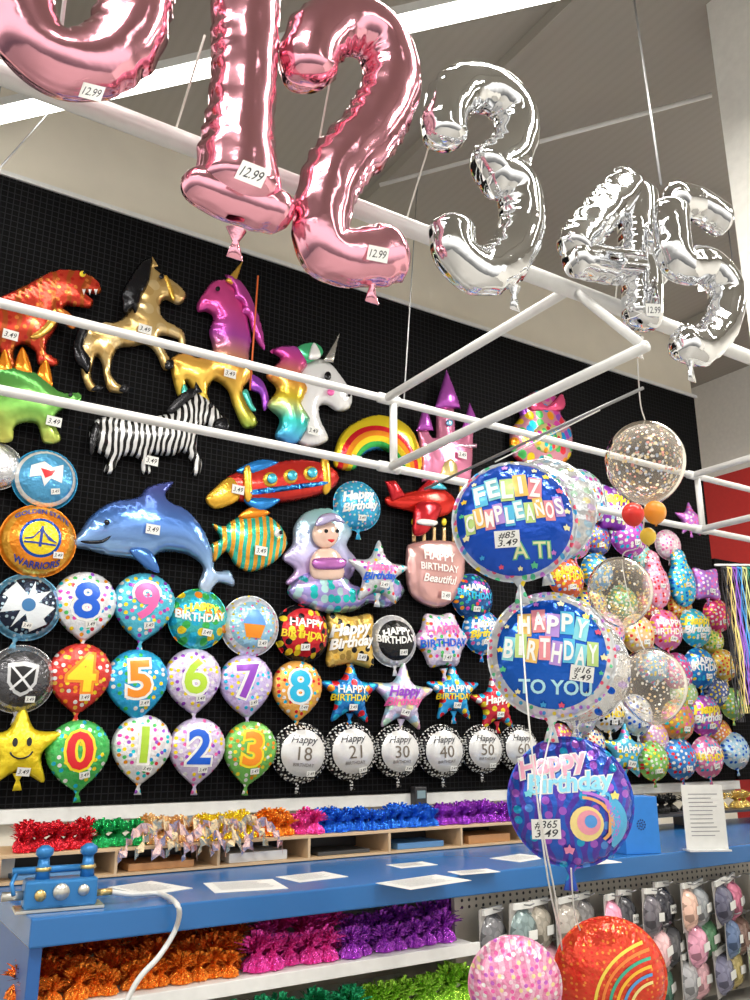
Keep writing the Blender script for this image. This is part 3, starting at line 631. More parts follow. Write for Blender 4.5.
shape('green foil dinosaur balloon with orange back plates',YW-.04,[('dinosaur_body',[(-30,384),(-10,370),(12,368),(38,374),(60,392),(80,393),(79,406),(64,409),(54,420),(61,440),(44,443),(36,424),(16,426),(12,441),(-4,441),(-10,426),(-30,420)],fm('gdino',(.15,.4,.08),grad=[(.8,.7,.15),(.25,.6,.12),(.08,.4,.1)],gz=(-.3,.3))),
 ('back_plate',[(-4,374),(4,350),(12,372)],fm('orgp',ORG),{'dy':-.02}),('back_plate',[(14,372),(22,348),(32,376)],fm('orgp',ORG),{'dy':-.02}),('back_plate',[(36,378),(46,360),(52,388)],fm('orgp',ORG),{'dy':-.02}),('eye',circ(68,398,2.3),mblack,{'dy':-.07})],(52,424))
shape('white unicorn head foil balloon with rainbow mane',YW,[('unicorn_head',[(290,378),(298,366),(312,359),(327,362),(338,374),(349,390),(352,401),(347,410),(336,411),(326,405),(318,408),(320,422),(328,440),(306,447),(290,432),(284,404)],fm('uhead',(.88,.88,.9),metal=.25)),
 ('mane',[(296,352),(282,348),(267,354),(277,362),(263,378),(273,392),(264,408),(276,422),(272,440),(290,448),(300,438),(306,422),(298,408),(304,392),(298,378),(304,366)],fm('rmane',PNK,grad=[(.1,.4,.85),(.05,.65,.55),(.95,.75,.05),(.95,.35,.1),(.9,.1,.45),(.5,.1,.65)],gz=(-.45,.45)),{'dy':-.06}),
 ('forelock',[(292,352),(306,346),(316,350),(318,358),(310,364),(300,366)],fm('fl',(.1,.65,.3)),{'dy':-.08}),('horn',[(318,364),(335,337),(329,366)],fm('silv1',(.75,.74,.72),metal=.9),{'dy':-.08,'sharp':True}),('ear',[(302,364),(307,348),(314,362)],fm('uhead',(.85,.85,.87)),{'dy':-.12}),('eye',circ(322,380,3.4,12,4.4),mblack,{'dy':-.1}),('nostril',circ(345,398,1.5),mblack,{'dy':-.07}),('cheek',circ(325,396,3.6),ink(PNK),{'dy':-.1})],(308,434))
shape('black and white striped zebra foil balloon',YW,[('zebra_body',[(90,430),(96,420),(108,416),(126,414),(150,417),(168,413),(180,403),(190,394),(194,388),(199,394),(207,399),(217,410),(226,424),(224,433),(214,434),(206,426),(199,430),(197,444),(197,452),(202,462),(199,475),(191,474),(192,463),(182,452),(172,456),(152,455),(148,460),(151,472),(143,474),(138,459),(126,456),(118,461),(113,473),(104,472),(107,459),(97,452),(90,442)],fm('zebra',(.85,.85,.85),wave=(7,4,(.01,.01,.01)),metal=.3)),
 ('mane',[(164,412),(176,398),(188,390),(194,396),(180,408),(170,416)],mblack,{'dy':-.05}),('tail',[(94,424),(88,436),(87,454),(91,457),(95,440),(98,430)],mblack,{'dy':-.05}),('muzzle',[(215,421),(224,420),(227,430),(219,436),(212,430)],mblack,{'dy':-.05}),('ear',[(190,396),(193,384),(200,395)],mblack,{'dy':-.06,'sharp':True}),('eye',circ(207,409,2.6),mblack,{'dy':-.08})],(150,462))
shape('rainbow arch foil balloon with gold outline',YW,[('rainbow_arch',[(334,466),(338,440),(352,424),(376,415),(400,421),(415,438),(421,470),(400,474),(393,456),(378,450),(362,456),(354,470)],fm('rainb',RED,rings=[YEL,YEL,YEL,(.1,.1,.6),(.05,.4,.8),GRN,(.98,.75,.03),ORG,RED,YEL],ringr=.46))],(352,462),org=(378,474))
roofm=fm('roofp',(.5,.1,.55)); castm=fm('castle',(.9,.3,.5))
shape('pink castle foil balloon with purple turret roofs',YW,[('castle_body',[(422,482),(419,440),(417,430),(428,430),(430,438),(436,438),(436,408),(454,408),(454,438),(460,438),(462,428),(473,430),(470,482)],castm,{'sharp':True}),('roof',[(432,410),(444,371),(458,410)],roofm,{'sharp':True,'dy':-.04}),('roof',[(414,432),(422,404),(431,432)],roofm,{'sharp':True,'dy':-.04}),('roof',[(459,430),(467,404),(477,430)],roofm,{'sharp':True,'dy':-.04}),('gate',[(438,481),(438,466),(445,458),(452,466),(452,481)],fm('gatey',(.9,.7,.3)),{'dy':-.06}),('window',circ(445,425,3.5),fm('win',(.3,.6,.9)),{'dy':-.07}),('brick_band',[(420,446),(472,446),(472,450),(420,450)],fm('bandp',(.95,.6,.75)),{'dy':-.07,'sharp':True})],(455,458))
shape('multicoloured bow shaped foil balloon high at the right',YW,[('foil_body',[(514,458),(510,432),(520,416),(514,406),(526,396),(538,390),(550,394),(560,400),(558,414),(570,430),(568,460),(541,468)],fm('bowb',(.7,.3,.4),pal=PARTY,scale=9,th=.42)),('bow',[(541,408),(526,396),(524,412),(541,414),(558,412),(556,396)],fm('bowr',(.85,.1,.25)),{'dy':-.08}),('front_panel',circ(541,440,16),fm('bowc',(.85,.75,.3),pal=PARTY,scale=14,th=.35),{'dy':-.06})],(541,462))
shape('red rocket foil balloon with golden tail and round windows',YW,[('rocket_body',[(226,478),(250,468),(290,460),(320,462),(338,474),(334,488),(310,498),(270,504),(240,502),(226,494)],fm('rocket',(.7,.04,.03))),('tail_flame',[(204,500),(214,488),(228,478),(238,488),(236,502),(214,510)],fm('gold2',(.9,.5,.05)),{'dy':-.03}),('fin',[(234,472),(256,461),(276,464),(252,476)],fm('finb',(.03,.25,.7)),{'dy':-.04}),('fin',[(242,500),(278,500),(258,513)],fm('finb',(.03,.25,.7)),{'dy':-.04}),
 ('nose_band',[(318,462),(326,464),(328,490),(320,494)],fm('gold2',(.9,.5,.05)),{'dy':-.05}),('hull_band',[(240,472),(247,470),(248,500),(241,501)],fm('gold2',(.9,.5,.05)),{'dy':-.07}),('hull_stripe',[(250,492),(316,484),(316,488),(250,497)],fm('finb',(.03,.25,.7)),{'dy':-.08})]+[('window_ring',circ(x,y,7.5),fm('gold2',(.9,.5,.05)),{'dy':-.075}) for x,y in ((266,482),(286,479),(306,476))]+[('window',circ(x,y,5),fm('wincy',(.1,.6,.8)),{'dy':-.11}) for x,y in ((266,482),(286,479),(306,476))],(234,492))
shape('large blue dolphin foil balloon',YW-.04,[('dolphin_body',[(73,540),(80,531),(92,515),(112,502),(138,497),(148,487),(173,482),(165,498),(186,510),(202,528),(212,550),(215,570),(230,571),(234,586),(218,583),(207,596),(198,586),(203,568),(190,556),(172,552),(156,555),(148,570),(136,560),(110,556),(88,550),(74,547)],fm('dolph',(.05,.3,.65),grad=[(.65,.75,.9),(.3,.5,.82),(.1,.25,.7),(.12,.15,.5)],gz=(-.35,.4))),('flipper',[(126,552),(146,552),(156,574),(140,568)],fm('flip',(.08,.22,.6)),{'dy':-.08}),('eye',circ(102,526,2.8),mblack,{'dy':-.12}),('smile',[(78,543),(98,542),(110,536),(100,545),(84,546)],mblack,{'dy':-.08})],(147,533))
shape('green tropical fish foil balloon with orange stripes',YW,[('fish_body',[(232,520),(250,513),(270,517),(284,532),(286,548),(272,564),(252,572),(236,566),(226,552),(214,562),(211,545),(220,538),(212,524),(224,526)],fm('fish',(.05,.55,.4),wave=(5,1.5,(.95,.45,.05)))),('top_fin',[(236,518),(250,508),(268,514),(252,520)],fm('orgp',ORG),{'dy':-.04}),('eye',circ(272,536,4),ink(WHITE),{'dy':-.11}),('pupil',circ(273,536,2),mblack,{'dy':-.14})],(256,553))
skin=fm('skin',(.88,.62,.5),metal=.15)
shape('mermaid foil balloon with teal hair and lilac tail',YW,[('hair',[(294,526),(306,512),(326,508),(342,516),(352,532),(346,546),(356,560),(351,578),(338,584),(312,588),(286,584),(294,570),(282,558),(292,544)],fm('hair',(.35,.75,.72),grad=[(.75,.45,.85),(.6,.6,.9),(.4,.8,.78)],gz=(-.35,.35))),('face',circ(319,537,13,12,14),skin,{'dy':-.1}),('torso',[(311,552),(328,552),(336,566),(334,582),(308,582),(303,566)],skin,{'dy':-.11}),('shell_top',[(305,562),(334,562),(332,572),(306,572)],fm('shell',(.6,.2,.6)),{'dy':-.16}),('tail',[(304,574),(336,574),(350,586),(366,586),(376,570),(374,558),(384,562),(390,576),(400,590),(394,602),(380,609),(366,604),(350,612),(322,614),(294,604),(284,590)],fm('mtail',(.4,.35,.75),pal=[LAV,TEAL,(.5,.8,.8)],scale=14,th=.45),{'dy':-.06}),('eye',circ(314,536,2),mblack,{'dy':-.2}),('eye',circ(325,536,2),mblack,{'dy':-.2}),('mouth',[(316,544),(323,544),(320,547)],ink(RED),{'dy':-.19}),('fringe_hair',[(304,530),(310,520),(324,518),(334,528),(322,526),(312,530)],fm('hairf',(.6,.55,.85)),{'dy':-.18})],(322,598))
shape('red aeroplane foil balloon',YW,[('plane_body',[(386,497),(404,493),(430,488),(446,491),(455,502),(449,514),(432,518),(406,511),(388,506)],fm('plane',(.7,.03,.02))),('tail_fin',[(383,482),(393,481),(404,497),(390,502)],fm('wing',(.6,.02,.03)),{'dy':-.03,'sharp':True}),('wing',[(412,505),(436,508),(424,532),(412,538),(407,531)],fm('wing',(.6,.02,.03)),{'dy':-.08}),('upper_wing',[(414,494),(434,492),(442,478),(434,475)],fm('wing',(.6,.02,.03)),{'dy':-.02}),('wing_stripe',[(411,522),(428,524),(425,529),(409,527)],ink(WHITE),{'dy':-.13}),('cockpit',[(426,490),(433,483),(443,491)],fm('wincy',(.1,.6,.8)),{'dy':-.06}),('propeller',[(456,488),(459,488),(460,502),(460,517),(457,517),(456,502)],fm('gold2',(.9,.5,.05)),{'dy':-.05})],None)
ck,hf,O=shape('rose gold cake foil balloon with birthday lettering and candles',YW,[('cake_body',[(406,552),(412,543),(434,540),(458,543),(464,552),(461,588),(446,606),(426,606),(408,590)],fm('cake',(.75,.42,.4),metal=.6))]+[('candle',[(x-2,542),(x-2,527),(x+2,527),(x+2,542)],fm('candle',(.85,.6,.3)),{'sharp':True,'res':14}) for x in (414,424,434,444,454)]+[('flame',circ(x,522,2.6,8,4),ink(YEL),{'res':10}) for x in (414,424,434,444,454)],(440,597))
for b,z,s_,sh_ in (('HAPPY',.1,.11,0),('BIRTHDAY',-.0,.085,0),('Beautiful',-.1,.1,.3)): text_on('lettering',b,s_,0,z,ink(WHITE),ck,hf,.002,lift=.012,fine=.05,shear=sh_)
# ---------- near cluster ----------
g2='hanging cluster of foil balloons'
starmix=[(.05,.4,.8),(.9,.1,.2),(.95,.7,.05),(.1,.6,.3),(.6,.2,.7)]
bal(540,512,54,'disc',foil('back1',(.75,.78,.8),PASTEL,5,.3,metal=.7,rough=.12),[],'silver pastel foil balloon directly behind the upper blue one',Y=2.6,yaw=-.95,group=g2,tag=None)
bal(575,668,52,'disc',foil('back2',(.78,.79,.8),[BLUE,LAV],3,.2,metal=.8,rough=.1),[],'silver foil balloon tucked behind the middle blue one',Y=2.75,yaw=-1.0,group=g2,tag=None)
mA=foil('feliz',(.01,.09,.6),starmix,7,.3,rim=(.6,.65,.72),rimr=.95,where='rim',metal=.4,rough=.12,bump=.1)
mB=foil('happy',(.01,.12,.6),starmix,8,.24,rim=(.7,.72,.75),rimr=.87,where='rim',metal=.5,rough=.1,bump=.1)
mC=foil('purp',(.1,.05,.45),[(.1,.3,.8),(.4,.12,.65),(.02,.4,.7)],4,.25,wave=(1.6,9,(.03,.12,.6),.55),metal=.5,rough=.1,bump=.1)
fz=bal(514,521,60,'disc',mA,[('A TI',.34,.22,-.6,(.85,.9,.5),(.1,.5,.3),{'off':.01})],'blue round foil balloon with Spanish birthday greeting, top of the cluster',Y=2.25,yaw=-.72,group=g2,tag=(-.15,-.42),tagw=.4,ttxt='#85\n3.49',roll=-.05)
hb=bal(551,655,61,'disc',mB,[('TO YOU',.3,.05,-.54,(.5,.85,.95))],'blue and silver happy birthday foil balloon, middle of the cluster',Y=2.3,yaw=-.74,group=g2,tag=(.46,-.32),tagw=.36,ttxt='#16\n3.49',roll=.05)
TILE=[(.1,.55,.85),(.25,.7,.8),(.55,.75,.25),(.95,.6,.15),(.85,.3,.35),(.5,.3,.75)]
def tiles(o,word,x0,z0,W,H,rot=0,arc=0,k0=0):
    n=len(word); cw=W/n; c,s_=math.cos(rot),math.sin(rot)
    for i,ch in enumerate(word):
        a=-W/2+cw*(i+.5); jz=.03*(1 if i%2 else -1)
        b=-arc*a*a+jz; cx=x0+a*c-b*s_; cz=z0+a*s_+b*c; r2=rot-2*arc*a+(.05 if i%2 else -.05)
        cc,ss=math.cos(r2),math.sin(r2); hw=cw*.49; hh=H/2
        flatpoly(o,'letter_tile',[(cx+u*cc-v*ss,cz+u*ss+v*cc) for u,v in ((-hw,-hh),(hw,-hh),(hw,hh),(-hw,hh))],ink(TILE[(i+k0)%6]),disc_h,.016+.002*(i%2))
        vs,_=text2d(ch,1,.02,0); w0=max(p[0] for p in vs)-min(p[0] for p in vs); h0=max(p[1] for p in vs)-min(p[1] for p in vs)
        sz=H*.78/h0
        text_on('lettering',ch,round(sz,4),cx,cz,ink((.95,.96,.92)),o,disc_h,round(.03*sz,4),rot=r2,lift=.034,W=min(cw*.8,w0*sz*1.05))
tiles(fz,'FELIZ',-.08,.44,1.12,.4,.04,.12)
tiles(fz,'CUMPLEAÑOS',-.0,-.0,1.62,.34,.08,0,2)
tiles(hb,'HAPPY',.02,.46,1.12,.38,-.04,.12,3)
tiles(hb,'BIRTHDAY',-.02,.02,1.5,.38,-.08,0,1)
rr_=random.Random(5)
for o_,n_ in ((fz,16),(hb,14)):
    for k in range(n_):
        a=2*PI*k/n_+rr_.uniform(-.1,.1); q=.86 if o_ is fz else .82; s_=rr_.uniform(.04,.065)
        flatpoly(o_,'printed_star',[(q*math.cos(a)+s_*x,q*math.sin(a)+s_*z) for x,z in starpts()],ink(starmix[k%5] if k%3 else (.95,.9,.5)),disc_h,.012)
c3=bal(570,801,60,'disc',mC,[('Happy',.42,-.3,.58,(.95,.45,.6),WHITE,{'arc':.1,'rot':.25,'shear':.15}),('Birthday',.4,-.02,.28,(.3,.75,.95),WHITE,{'rot':.12,'shear':.15})],'purple and blue swirled foil balloon with planets, bottom of the cluster',Y=2.35,yaw=-.7,group=g2,tag=(-.42,-.42),tagw=.46,ttxt='#365\n3.49',roll=.05)
for c,rr in (((.1,.5,.85),.74),((.55,.2,.75),.62),((.9,.45,.15),.52)):
    pts=[(.15+rr*math.cos(a),-.27+rr*.75*math.sin(a)) for a in [-PI*.25+k*PI*.75/14 for k in range(15)]]
    r2=rr-.06; pts+=[(.15+r2*math.cos(a),-.27+r2*.75*math.sin(a)) for a in [PI*.5-k*PI*.75/14 for k in range(15)]]
    flatpoly(c3,'printed_swirl',pts,ink(c),disc_h,.02)
flatpoly(c3,'printed_planet',cpts(.22,-.3,.27),ink((.95,.75,.3)),disc_h,.03); flatpoly(c3,'printed_planet',cpts(.25,-.28,.19),ink((.9,.35,.45)),disc_h,.036); flatpoly(c3,'printed_planet',cpts(.28,-.26,.1),ink((.1,.35,.8)),disc_h,.042)
for x,z,r_,c in ((-.05,-.72,.09,(.9,.3,.5)),(.68,.15,.08,(.95,.8,.2)),(-.7,.1,.07,(.2,.7,.8))): flatpoly(c3,'printed_star',[(x+r_*a,z+r_*b) for a,b in starpts()],ink(c),disc_h,.03)
lb='low balloons in front of the counter'
bal(515,985,45,'disc',foil('bpink',(.85,.3,.5),[WHITE,(.95,.7,.8),PNK,(.6,.15,.6),(.95,.8,.4)],7,.3,wave=(1.5,8,(.9,.5,.65),.6),metal=.4,rough=.12),[],'pink balloon with swirls and dots at the bottom edge',Y=2.7,yaw=-.65,group=lb,tag=None,tilt=.1)
br=bal(610,976,54,'disc',foil('bred',(.78,.07,.03),[(.95,.3,.05),(.85,.03,.03)],9,.2,metal=.45,rough=.1),[],'orange red foil balloon with curved coloured bands at the bottom edge',Y=2.65,yaw=-.65,group=lb,tag=None,tilt=.1)
for rr,c in ((.95,(.95,.75,.1)),(.84,(.9,.25,.05)),(.73,(.05,.45,.3)),(.62,(.95,.55,.05)),(.51,(.1,.35,.7)),(.40,(.95,.8,.3))):
    A0,A1=PI*.52,PI*1.0
    pts=[(.72+rr*1.15*math.cos(a),-.35+rr*1.15*math.sin(a)) for a in [A0+k*(A1-A0)/14 for k in range(15)]]
    r2=rr-.045; pts+=[(.72+r2*1.15*math.cos(a),-.35+r2*1.15*math.sin(a)) for a in [A1-k*(A1-A0)/14 for k in range(15)]]
    pts=[(x,z) for x,z in pts if x*x+z*z<.9]
    if len(pts)>6: flatpoly(br,'printed_band',pts,ink(c),disc_h,.018)
def ribbon(pts,label,r=.0028):
    W=[P(a,b,y)[0] for a,b,y in pts]; W=[Vector(q) for q in catm([tuple(v) for v in W],6,False)]
    tagp(tubeo('ribbon',W,r,plain('ribbon',(.85,.83,.8),.3,.2),seg=6),label,'ribbon','balloon ribbons')
ribbon([(520,585,2.2),(527,700,2.05),(545,860,2.1),(560,935,2.4)],'white ribbon running from the top blue balloon past the purple one')
ribbon([(553,725,2.3),(540,800,2.0),(556,900,2.2),(562,950,2.5)],'white ribbon below the middle blue balloon')
ribbon([(571,868,2.3),(574,910,2.4),(580,930,2.5)],'short ribbon below the purple planet balloon')
ribbon([(637,345,2.1),(640,400,2.25),(645,420,2.3)],'string above the topmost confetti balloon')
ribbon([(495,462,2.3),(540,440,2.2),(600,410,2.1)],'string tying the top blue balloon to the rod')
def clear_mat(key,milk,c):
    m=D.materials.new(key); m.use_nodes=True; nt=m.node_tree; N=nt.nodes; L=nt.links
    N.remove(N['Principled BSDF']); o=N['Material Output']
    t=N.new('ShaderNodeBsdfTransparent'); t.inputs[0].default_value=(.98,.97,.95,1); g=N.new('ShaderNodeBsdfGlossy'); g.inputs['Roughness'].default_value=.1; g.inputs[0].default_value=(1,.95,.88,1)
    d=N.new('ShaderNodeBsdfDiffuse'); d.inputs[0].default_value=rgb(c)
    fr=N.new('ShaderNodeLayerWeight'); fr.inputs[0].default_value=.3
    mr=N.new('ShaderNodeMapRange'); mr.inputs['To Min'].default_value=milk; mr.inputs['To Max'].default_value=.5; L.new(fr.outputs['Facing'],mr.inputs['Value'])
    m1=N.new('ShaderNodeMixShader'); m2=N.new('ShaderNodeMixShader')
    L.new(mr.outputs[0],m1.inputs[0]); L.new(t.outputs[0],m1.inputs[1]); L.new(d.outputs[0],m1.inputs[2])
    f2=N.new('ShaderNodeLayerWeight'); f2.inputs[0].default_value=.08; L.new(f2.outputs['Fresnel'],m2.inputs[0]); L.new(m1.outputs[0],m2.inputs[1]); L.new(g.outputs[0],m2.inputs[2])
    L.new(m2.outputs[0],o.inputs[0]); return m
m_clear=clear_mat('clear_latex',.09,(.92,.84,.74))
def lathe(prof,seg=32):
    bm=bmesh.new(); R=[]
    for r,z in prof: R.append([bm.verts.new((r*math.cos(2*PI*k/seg),r*math.sin(2*PI*k/seg),z)) for k in range(seg)])
    for a,b in zip(R,R[1:]):
        for k in range(seg): bm.faces.new((a[k],a[(k+1)%seg],b[(k+1)%seg],b[k]))
    return bm
def latex(px,py,r,Y,mat,label,confetti=0,cols=None,group='latex balloons'):
    loc,t=P(px,py,Y); R=r*t/F
    o=thing('latex_balloon',label,'balloon',loc,0,group)
    prof=[(math.sin(a)*R*(1 if math.cos(a)>0 else (1-.12*math.cos(a)**2)),math.cos(a)*R*(1.04 if math.cos(a)>0 else 1.17)) for a in [PI*i/22 for i in range(0,22)]]+[(R*.05,-R*1.2),(R*.12,-R*1.3)]
    prof[0]=(R*.001,R*1.04)
    bm_obj('skin',lathe(prof),mat,o,smooth=True)
    if confetti:
        for ci,c in enumerate(cols):
            bm=bmesh.new()
            for k in range(confetti//len(cols)):
                z=random.uniform(-1,.9); a=random.uniform(0,2*PI); q=math.sqrt(1-z*z); n=Vector((q*math.cos(a),q*math.sin(a),z)); c0=n*R*.955
                u_=n.cross(Vector((0,0,1))).normalized(); v_=n.cross(u_); rr=R*random.uniform(.02,.05)
                bm.faces.new([bm.verts.new(c0+(u_*math.cos(2*PI*j/7)+v_*math.sin(2*PI*j/7))*rr) for j in range(7)])
            q=bm_obj('confetti',bm,plain('conf%d_%.2f%.2f'%(ci,c[0],c[1]),c,.3,.2),o); q['kind']='stuff'
latex(645,461,39,2.35,m_clear,'clear balloon with multicoloured confetti, highest of the three',560,[(.85,.35,.3),(.92,.7,.3),(.45,.55,.75),(.97,.95,.92),(.92,.8,.55)])
latex(620,590,32,2.6,m_clear,'clear balloon with gold confetti, middle of the three',300,[(.9,.62,.2),(.95,.82,.45),(.97,.94,.88)])
latex(652,684,34,2.5,m_clear,'clear balloon with white and gold confetti, lowest of the three',280,[(.9,.88,.84),(.97,.94,.9),(.9,.68,.4)])
latex(633,514,11,2.3,plain('latex_red',(.75,.03,.02),.25),'small shiny red balloon under the top confetti balloon')
latex(655,512,11,2.3,plain('latex_orange',(.9,.33,.03),.25),'small orange balloon under the top confetti balloon')
latex(648,536,8,2.35,plain('latex_yellow',(.9,.6,.05),.25),'tiny yellow balloon below the red and orange ones')
ribbon([(645,505,2.35),(640,545,2.4),(622,560,2.6),(640,640,2.5),(652,652,2.5)],'ribbon linking the three clear confetti balloons')
# ---------- counter ----------
m_blue=plain('blue_laminate',(.025,.15,.42),.25,bscale=2)
m_cab=plain('cabinet_blue',(.02,.11,.36),.4)
m_shelf=plain('shelf_white',(.8,.79,.75),.4)
m_pegb=plain('peg_cream',(.66,.6,.5),.5)
m_wood=plain('pale_wood',(.62,.43,.25),.5,bscale=8)
X0=.84
ct=thing('counter','long blue laminate counter running along the display wall','counter',(X0,3.83,0))
def cb(name,x0,x1,y0,y1,z0,z1,m,bev=.004):
    l=ct.location; return boxo(name,(x0-l.x,x1-l.x,y0-l.y,y1-l.y,z0-l.z,z1-l.z),m,ct,bev)
cb('countertop',X0,9.6,3.83,5.12,.81,.92,m_blue,.008)
cb('side_panel',X0+.01,X0+.06,3.86,5.1,0,.81,m_cab)
cb('back_panel',X0+.06,9.6,4.6,4.64,0,.81,m_pegb)
cb('side_panel',9.5,9.55,3.86,5.1,0,.81,m_cab)
cb('toe_kick',X0+.06,9.5,4.12,4.16,0,.1,m_dark)
pb=boxo('pegboard_front',(3.1,9.4,4.04,4.07,.0,.808),m_pegb); tagp(pb,'cream pegboard under the counter holding bagged balloons','pegboard')
bm=bmesh.new()
for i in range(120):
    for j in range(3):
        x=3.15+i*.05; z=.785-j*.035
        bm.faces.new([bm.verts.new((x+.009*math.cos(2*PI*k/8),4.038,z+.009*math.sin(2*PI*k/8))) for k in range(8)])
hl=bm_obj('peg_holes',bm,m_dark,pb); hl['kind']='stuff'
sh1=thing('shelf','white metal shelf under the counter carrying fringed weights','shelf',(2,4.1,.58))
boxo('shelf_board',(-1.1,1.08,-.28,.45,-.03,0),m_shelf,sh1,.003); boxo('price_rail',(-1.1,1.08,-.295,-.28,-.045,.012),m_white,sh1,.002)
sh2=thing('shelf','lowest white shelf under the counter','shelf',(2,4.1,.3))
boxo('shelf_board',(-1.1,1.08,-.28,.45,-.03,0),m_shelf,sh2,.003); boxo('price_rail',(-1.1,1.08,-.295,-.28,-.045,.012),m_white,sh2,.002)
def weight_meshes():
    bm=bmesh.new(); seg=40; R=[]
    for z,r in ((0,.26),(.03,.31),(.15,.3),(.27,.2),(.34,.11),(.38,.09)):
        R.append([bm.verts.new(((r*(1+.2*math.sin(10*2*PI*k/seg+z*6)*(z>.01)))*math.cos(2*PI*k/seg),(r*(1+.2*math.sin(10*2*PI*k/seg+z*6)*(z>.01)))*math.sin(2*PI*k/seg),z)) for k in range(seg)])
    for a,b in zip(R,R[1:]):
        for k in range(seg): bm.faces.new((a[k],a[(k+1)%seg],b[(k+1)%seg],b[k]))
    bm.faces.new(R[0]); bmesh.ops.recalc_face_normals(bm,faces=bm.faces)
    a=D.meshes.new('pouch'); bm.to_mesh(a); bm.free()
    bm=bmesh.new(); rnd=random.Random(3)
    for k in range(64):
        an=2*PI*k/64*5.3; lean=rnd.uniform(.02,.52); hh=rnd.uniform(.32,.58)*(1-.35*lean)
        d=Vector((math.cos(an),math.sin(an),0)); s_=Vector((-d.y,d.x,0)); prev=None
        for i in range(5):
            t=i/4; c=d*(.05+lean*t**1.2+.02*math.sin(i*2.5+k))+Vector((0,0,.34+hh*t-.35*t*t*lean)); ww=.055*(1-.15*t)
            tw=s_*math.cos(t*2.4*rnd.choice((-1,1)))+d*math.sin(t*1.6)
            cur=(bm.verts.new(c-tw*ww),bm.verts.new(c+tw*ww))
            if prev: bm.faces.new((prev[0],prev[1],cur[1],cur[0]))
            prev=cur
    b=D.meshes.new('fringe'); bm.to_mesh(b); bm.free()
    return a,b
WP,WF=weight_meshes()
def wmat(c): return foil('wt_%.2f_%.2f_%.2f'%tuple(c),c,metal=.75,rough=.22,bump=.4,bs=8)
def weight(loc,h,c,cn,where,tilt=0):
    o=thing('balloon_weight','%s foil balloon weight with fringed top %s'%(cn,where),'balloon weight',loc,random.uniform(0,6),'%s foil weights %s'%(cn,where))
    o.scale=(h,h,h); m=wmat(c); mesh_obj('foil_pouch',WP,m,o); mesh_obj('fringe',WF,m,o)
cu=thing('cubby_shelf','low pale wood cubby unit on the back of the counter','shelf unit',(2.5,4.9,.925))
xl,xr=-1.65,1.75
boxo('top_board',(xl,xr,-.2,.2,.12,.137),m_wood,cu,.002); boxo('bottom_board',(xl,xr,-.2,.2,0,.012),m_wood,cu); boxo('back_board',(xl,xr,.19,.2,.012,.12),m_dark,cu)
for i in range(7):
    x=xl+(xr-xl-.015)*i/6; boxo('divider',(x,x+.015,-.2,.19,.012,.12),m_wood,cu)
pl=['thin blue paper stack in the leftmost cubby','orange paper stack in the second cubby','grey paper stack in the third cubby','black paper stack in the fourth cubby','blue and white packet in the fifth cubby','orange packet in the last cubby']
for i in range(6):
    x=xl+(xr-xl)*(i+.5)/6
    tagp(boxo('paper_stack',(2.5+x-.2,2.5+x+.16,4.74,5.0,.938,.938+.02+.015*(i%3)),plain('ps%d'%(i%4),[(.1,.25,.5),(.5,.25,.1),(.6,.6,.6),(.06,.06,.06)][i%4],.5),None,.002),pl[i],'paper stack')
zones=[(.95,1.33,(.75,.03,.05),'red'),(1.33,1.6,(.03,.5,.15),'green'),(1.6,1.92,(.95,.62,.3),'rose gold'),(1.92,2.25,(.98,.75,.04),'yellow'),(2.25,2.5,(.95,.3,.03),'orange'),(2.5,2.68,(.9,.08,.4),'magenta'),(2.68,3.55,(.03,.2,.8),'blue'),(3.55,4.2,(.38,.06,.6),'purple')]
for x0,x1,c,cn in zones:
    n=max(2,int((x1-x0)/.075))
    for row,yy in enumerate((4.77,4.87,4.97)):
        for i in range(n):
            weight((x0+(x1-x0)*(i+.5)/n+.025*row-.02,yy+random.uniform(-.02,.02),1.063),.14*random.uniform(.85,1.2),c,cn,'on the wooden cubby unit')
for i in range(9):
    rnd=random.Random(i); bm=bmesh.new(); prev=None; x=1.42+.085*i
    for k in range(28):
        t=k/27; c=Vector((x+.25*t+.014*math.sin(k*2.3),4.69-.012*(i%3)-.02*t,1.16+.02*(i%2)-.16*abs(2*t-1)**1.5+.014*math.sin(k*1.7+i)+rnd.uniform(-.008,.008)))
        hw=.022+.01*math.sin(k*1.9+i)
        cur=(bm.verts.new(c+Vector((0,-.01,hw))),bm.verts.new(c+Vector((.01,.014*math.cos(k),-hw))))
        if prev: bm.faces.new((prev[0],prev[1],cur[1],cur[0]))
        prev=cur
    o=bm_obj('streamer',bm,wmat((.92,.72,.45) if i%2 else (.92,.62,.58)),None); tagp(o,'pale gold foil streamer draped before the rose gold weights' if i%2 else 'pale pink foil streamer draped before the rose gold weights','streamer','pale gold foil streamers' if i%2 else 'pale pink foil streamers')
def row(px0,px1,n,Y,z,h,c,cn,where):
    a=P(px0,950,Y)[0].x; b=P(px1,950,Y)[0].x
    for i in range(n): weight((a+(b-a)*(i+.5)/n+random.uniform(-.02,.02),Y+random.uniform(-.025,.025),z),h*random.uniform(.85,1.15),c,cn,where)
w2='on the white shelf under the counter'
row(28,240,12,3.94,.582,.135,(.95,.28,.03),'orange',w2); row(20,232,12,4.08,.582,.17,(.92,.22,.03),'orange',w2); row(30,240,11,4.26,.582,.21,(.85,.18,.02),'orange',w2)
row(242,335,5,3.97,.582,.19,(.88,.08,.45),'magenta',w2); row(250,338,5,4.19,.582,.22,(.88,.08,.45),'magenta',w2)
row(338,450,7,3.95,.582,.17,(.5,.09,.68),'violet',w2); row(335,450,7,4.14,.582,.2,(.5,.09,.68),'violet',w2)
w3='on the lowest white shelf'
row(355,470,8,3.9,.302,.21,(.4,.72,.08),'lime',w3); row(200,355,9,3.9,.302,.2,(.03,.45,.2),'emerald',w3)
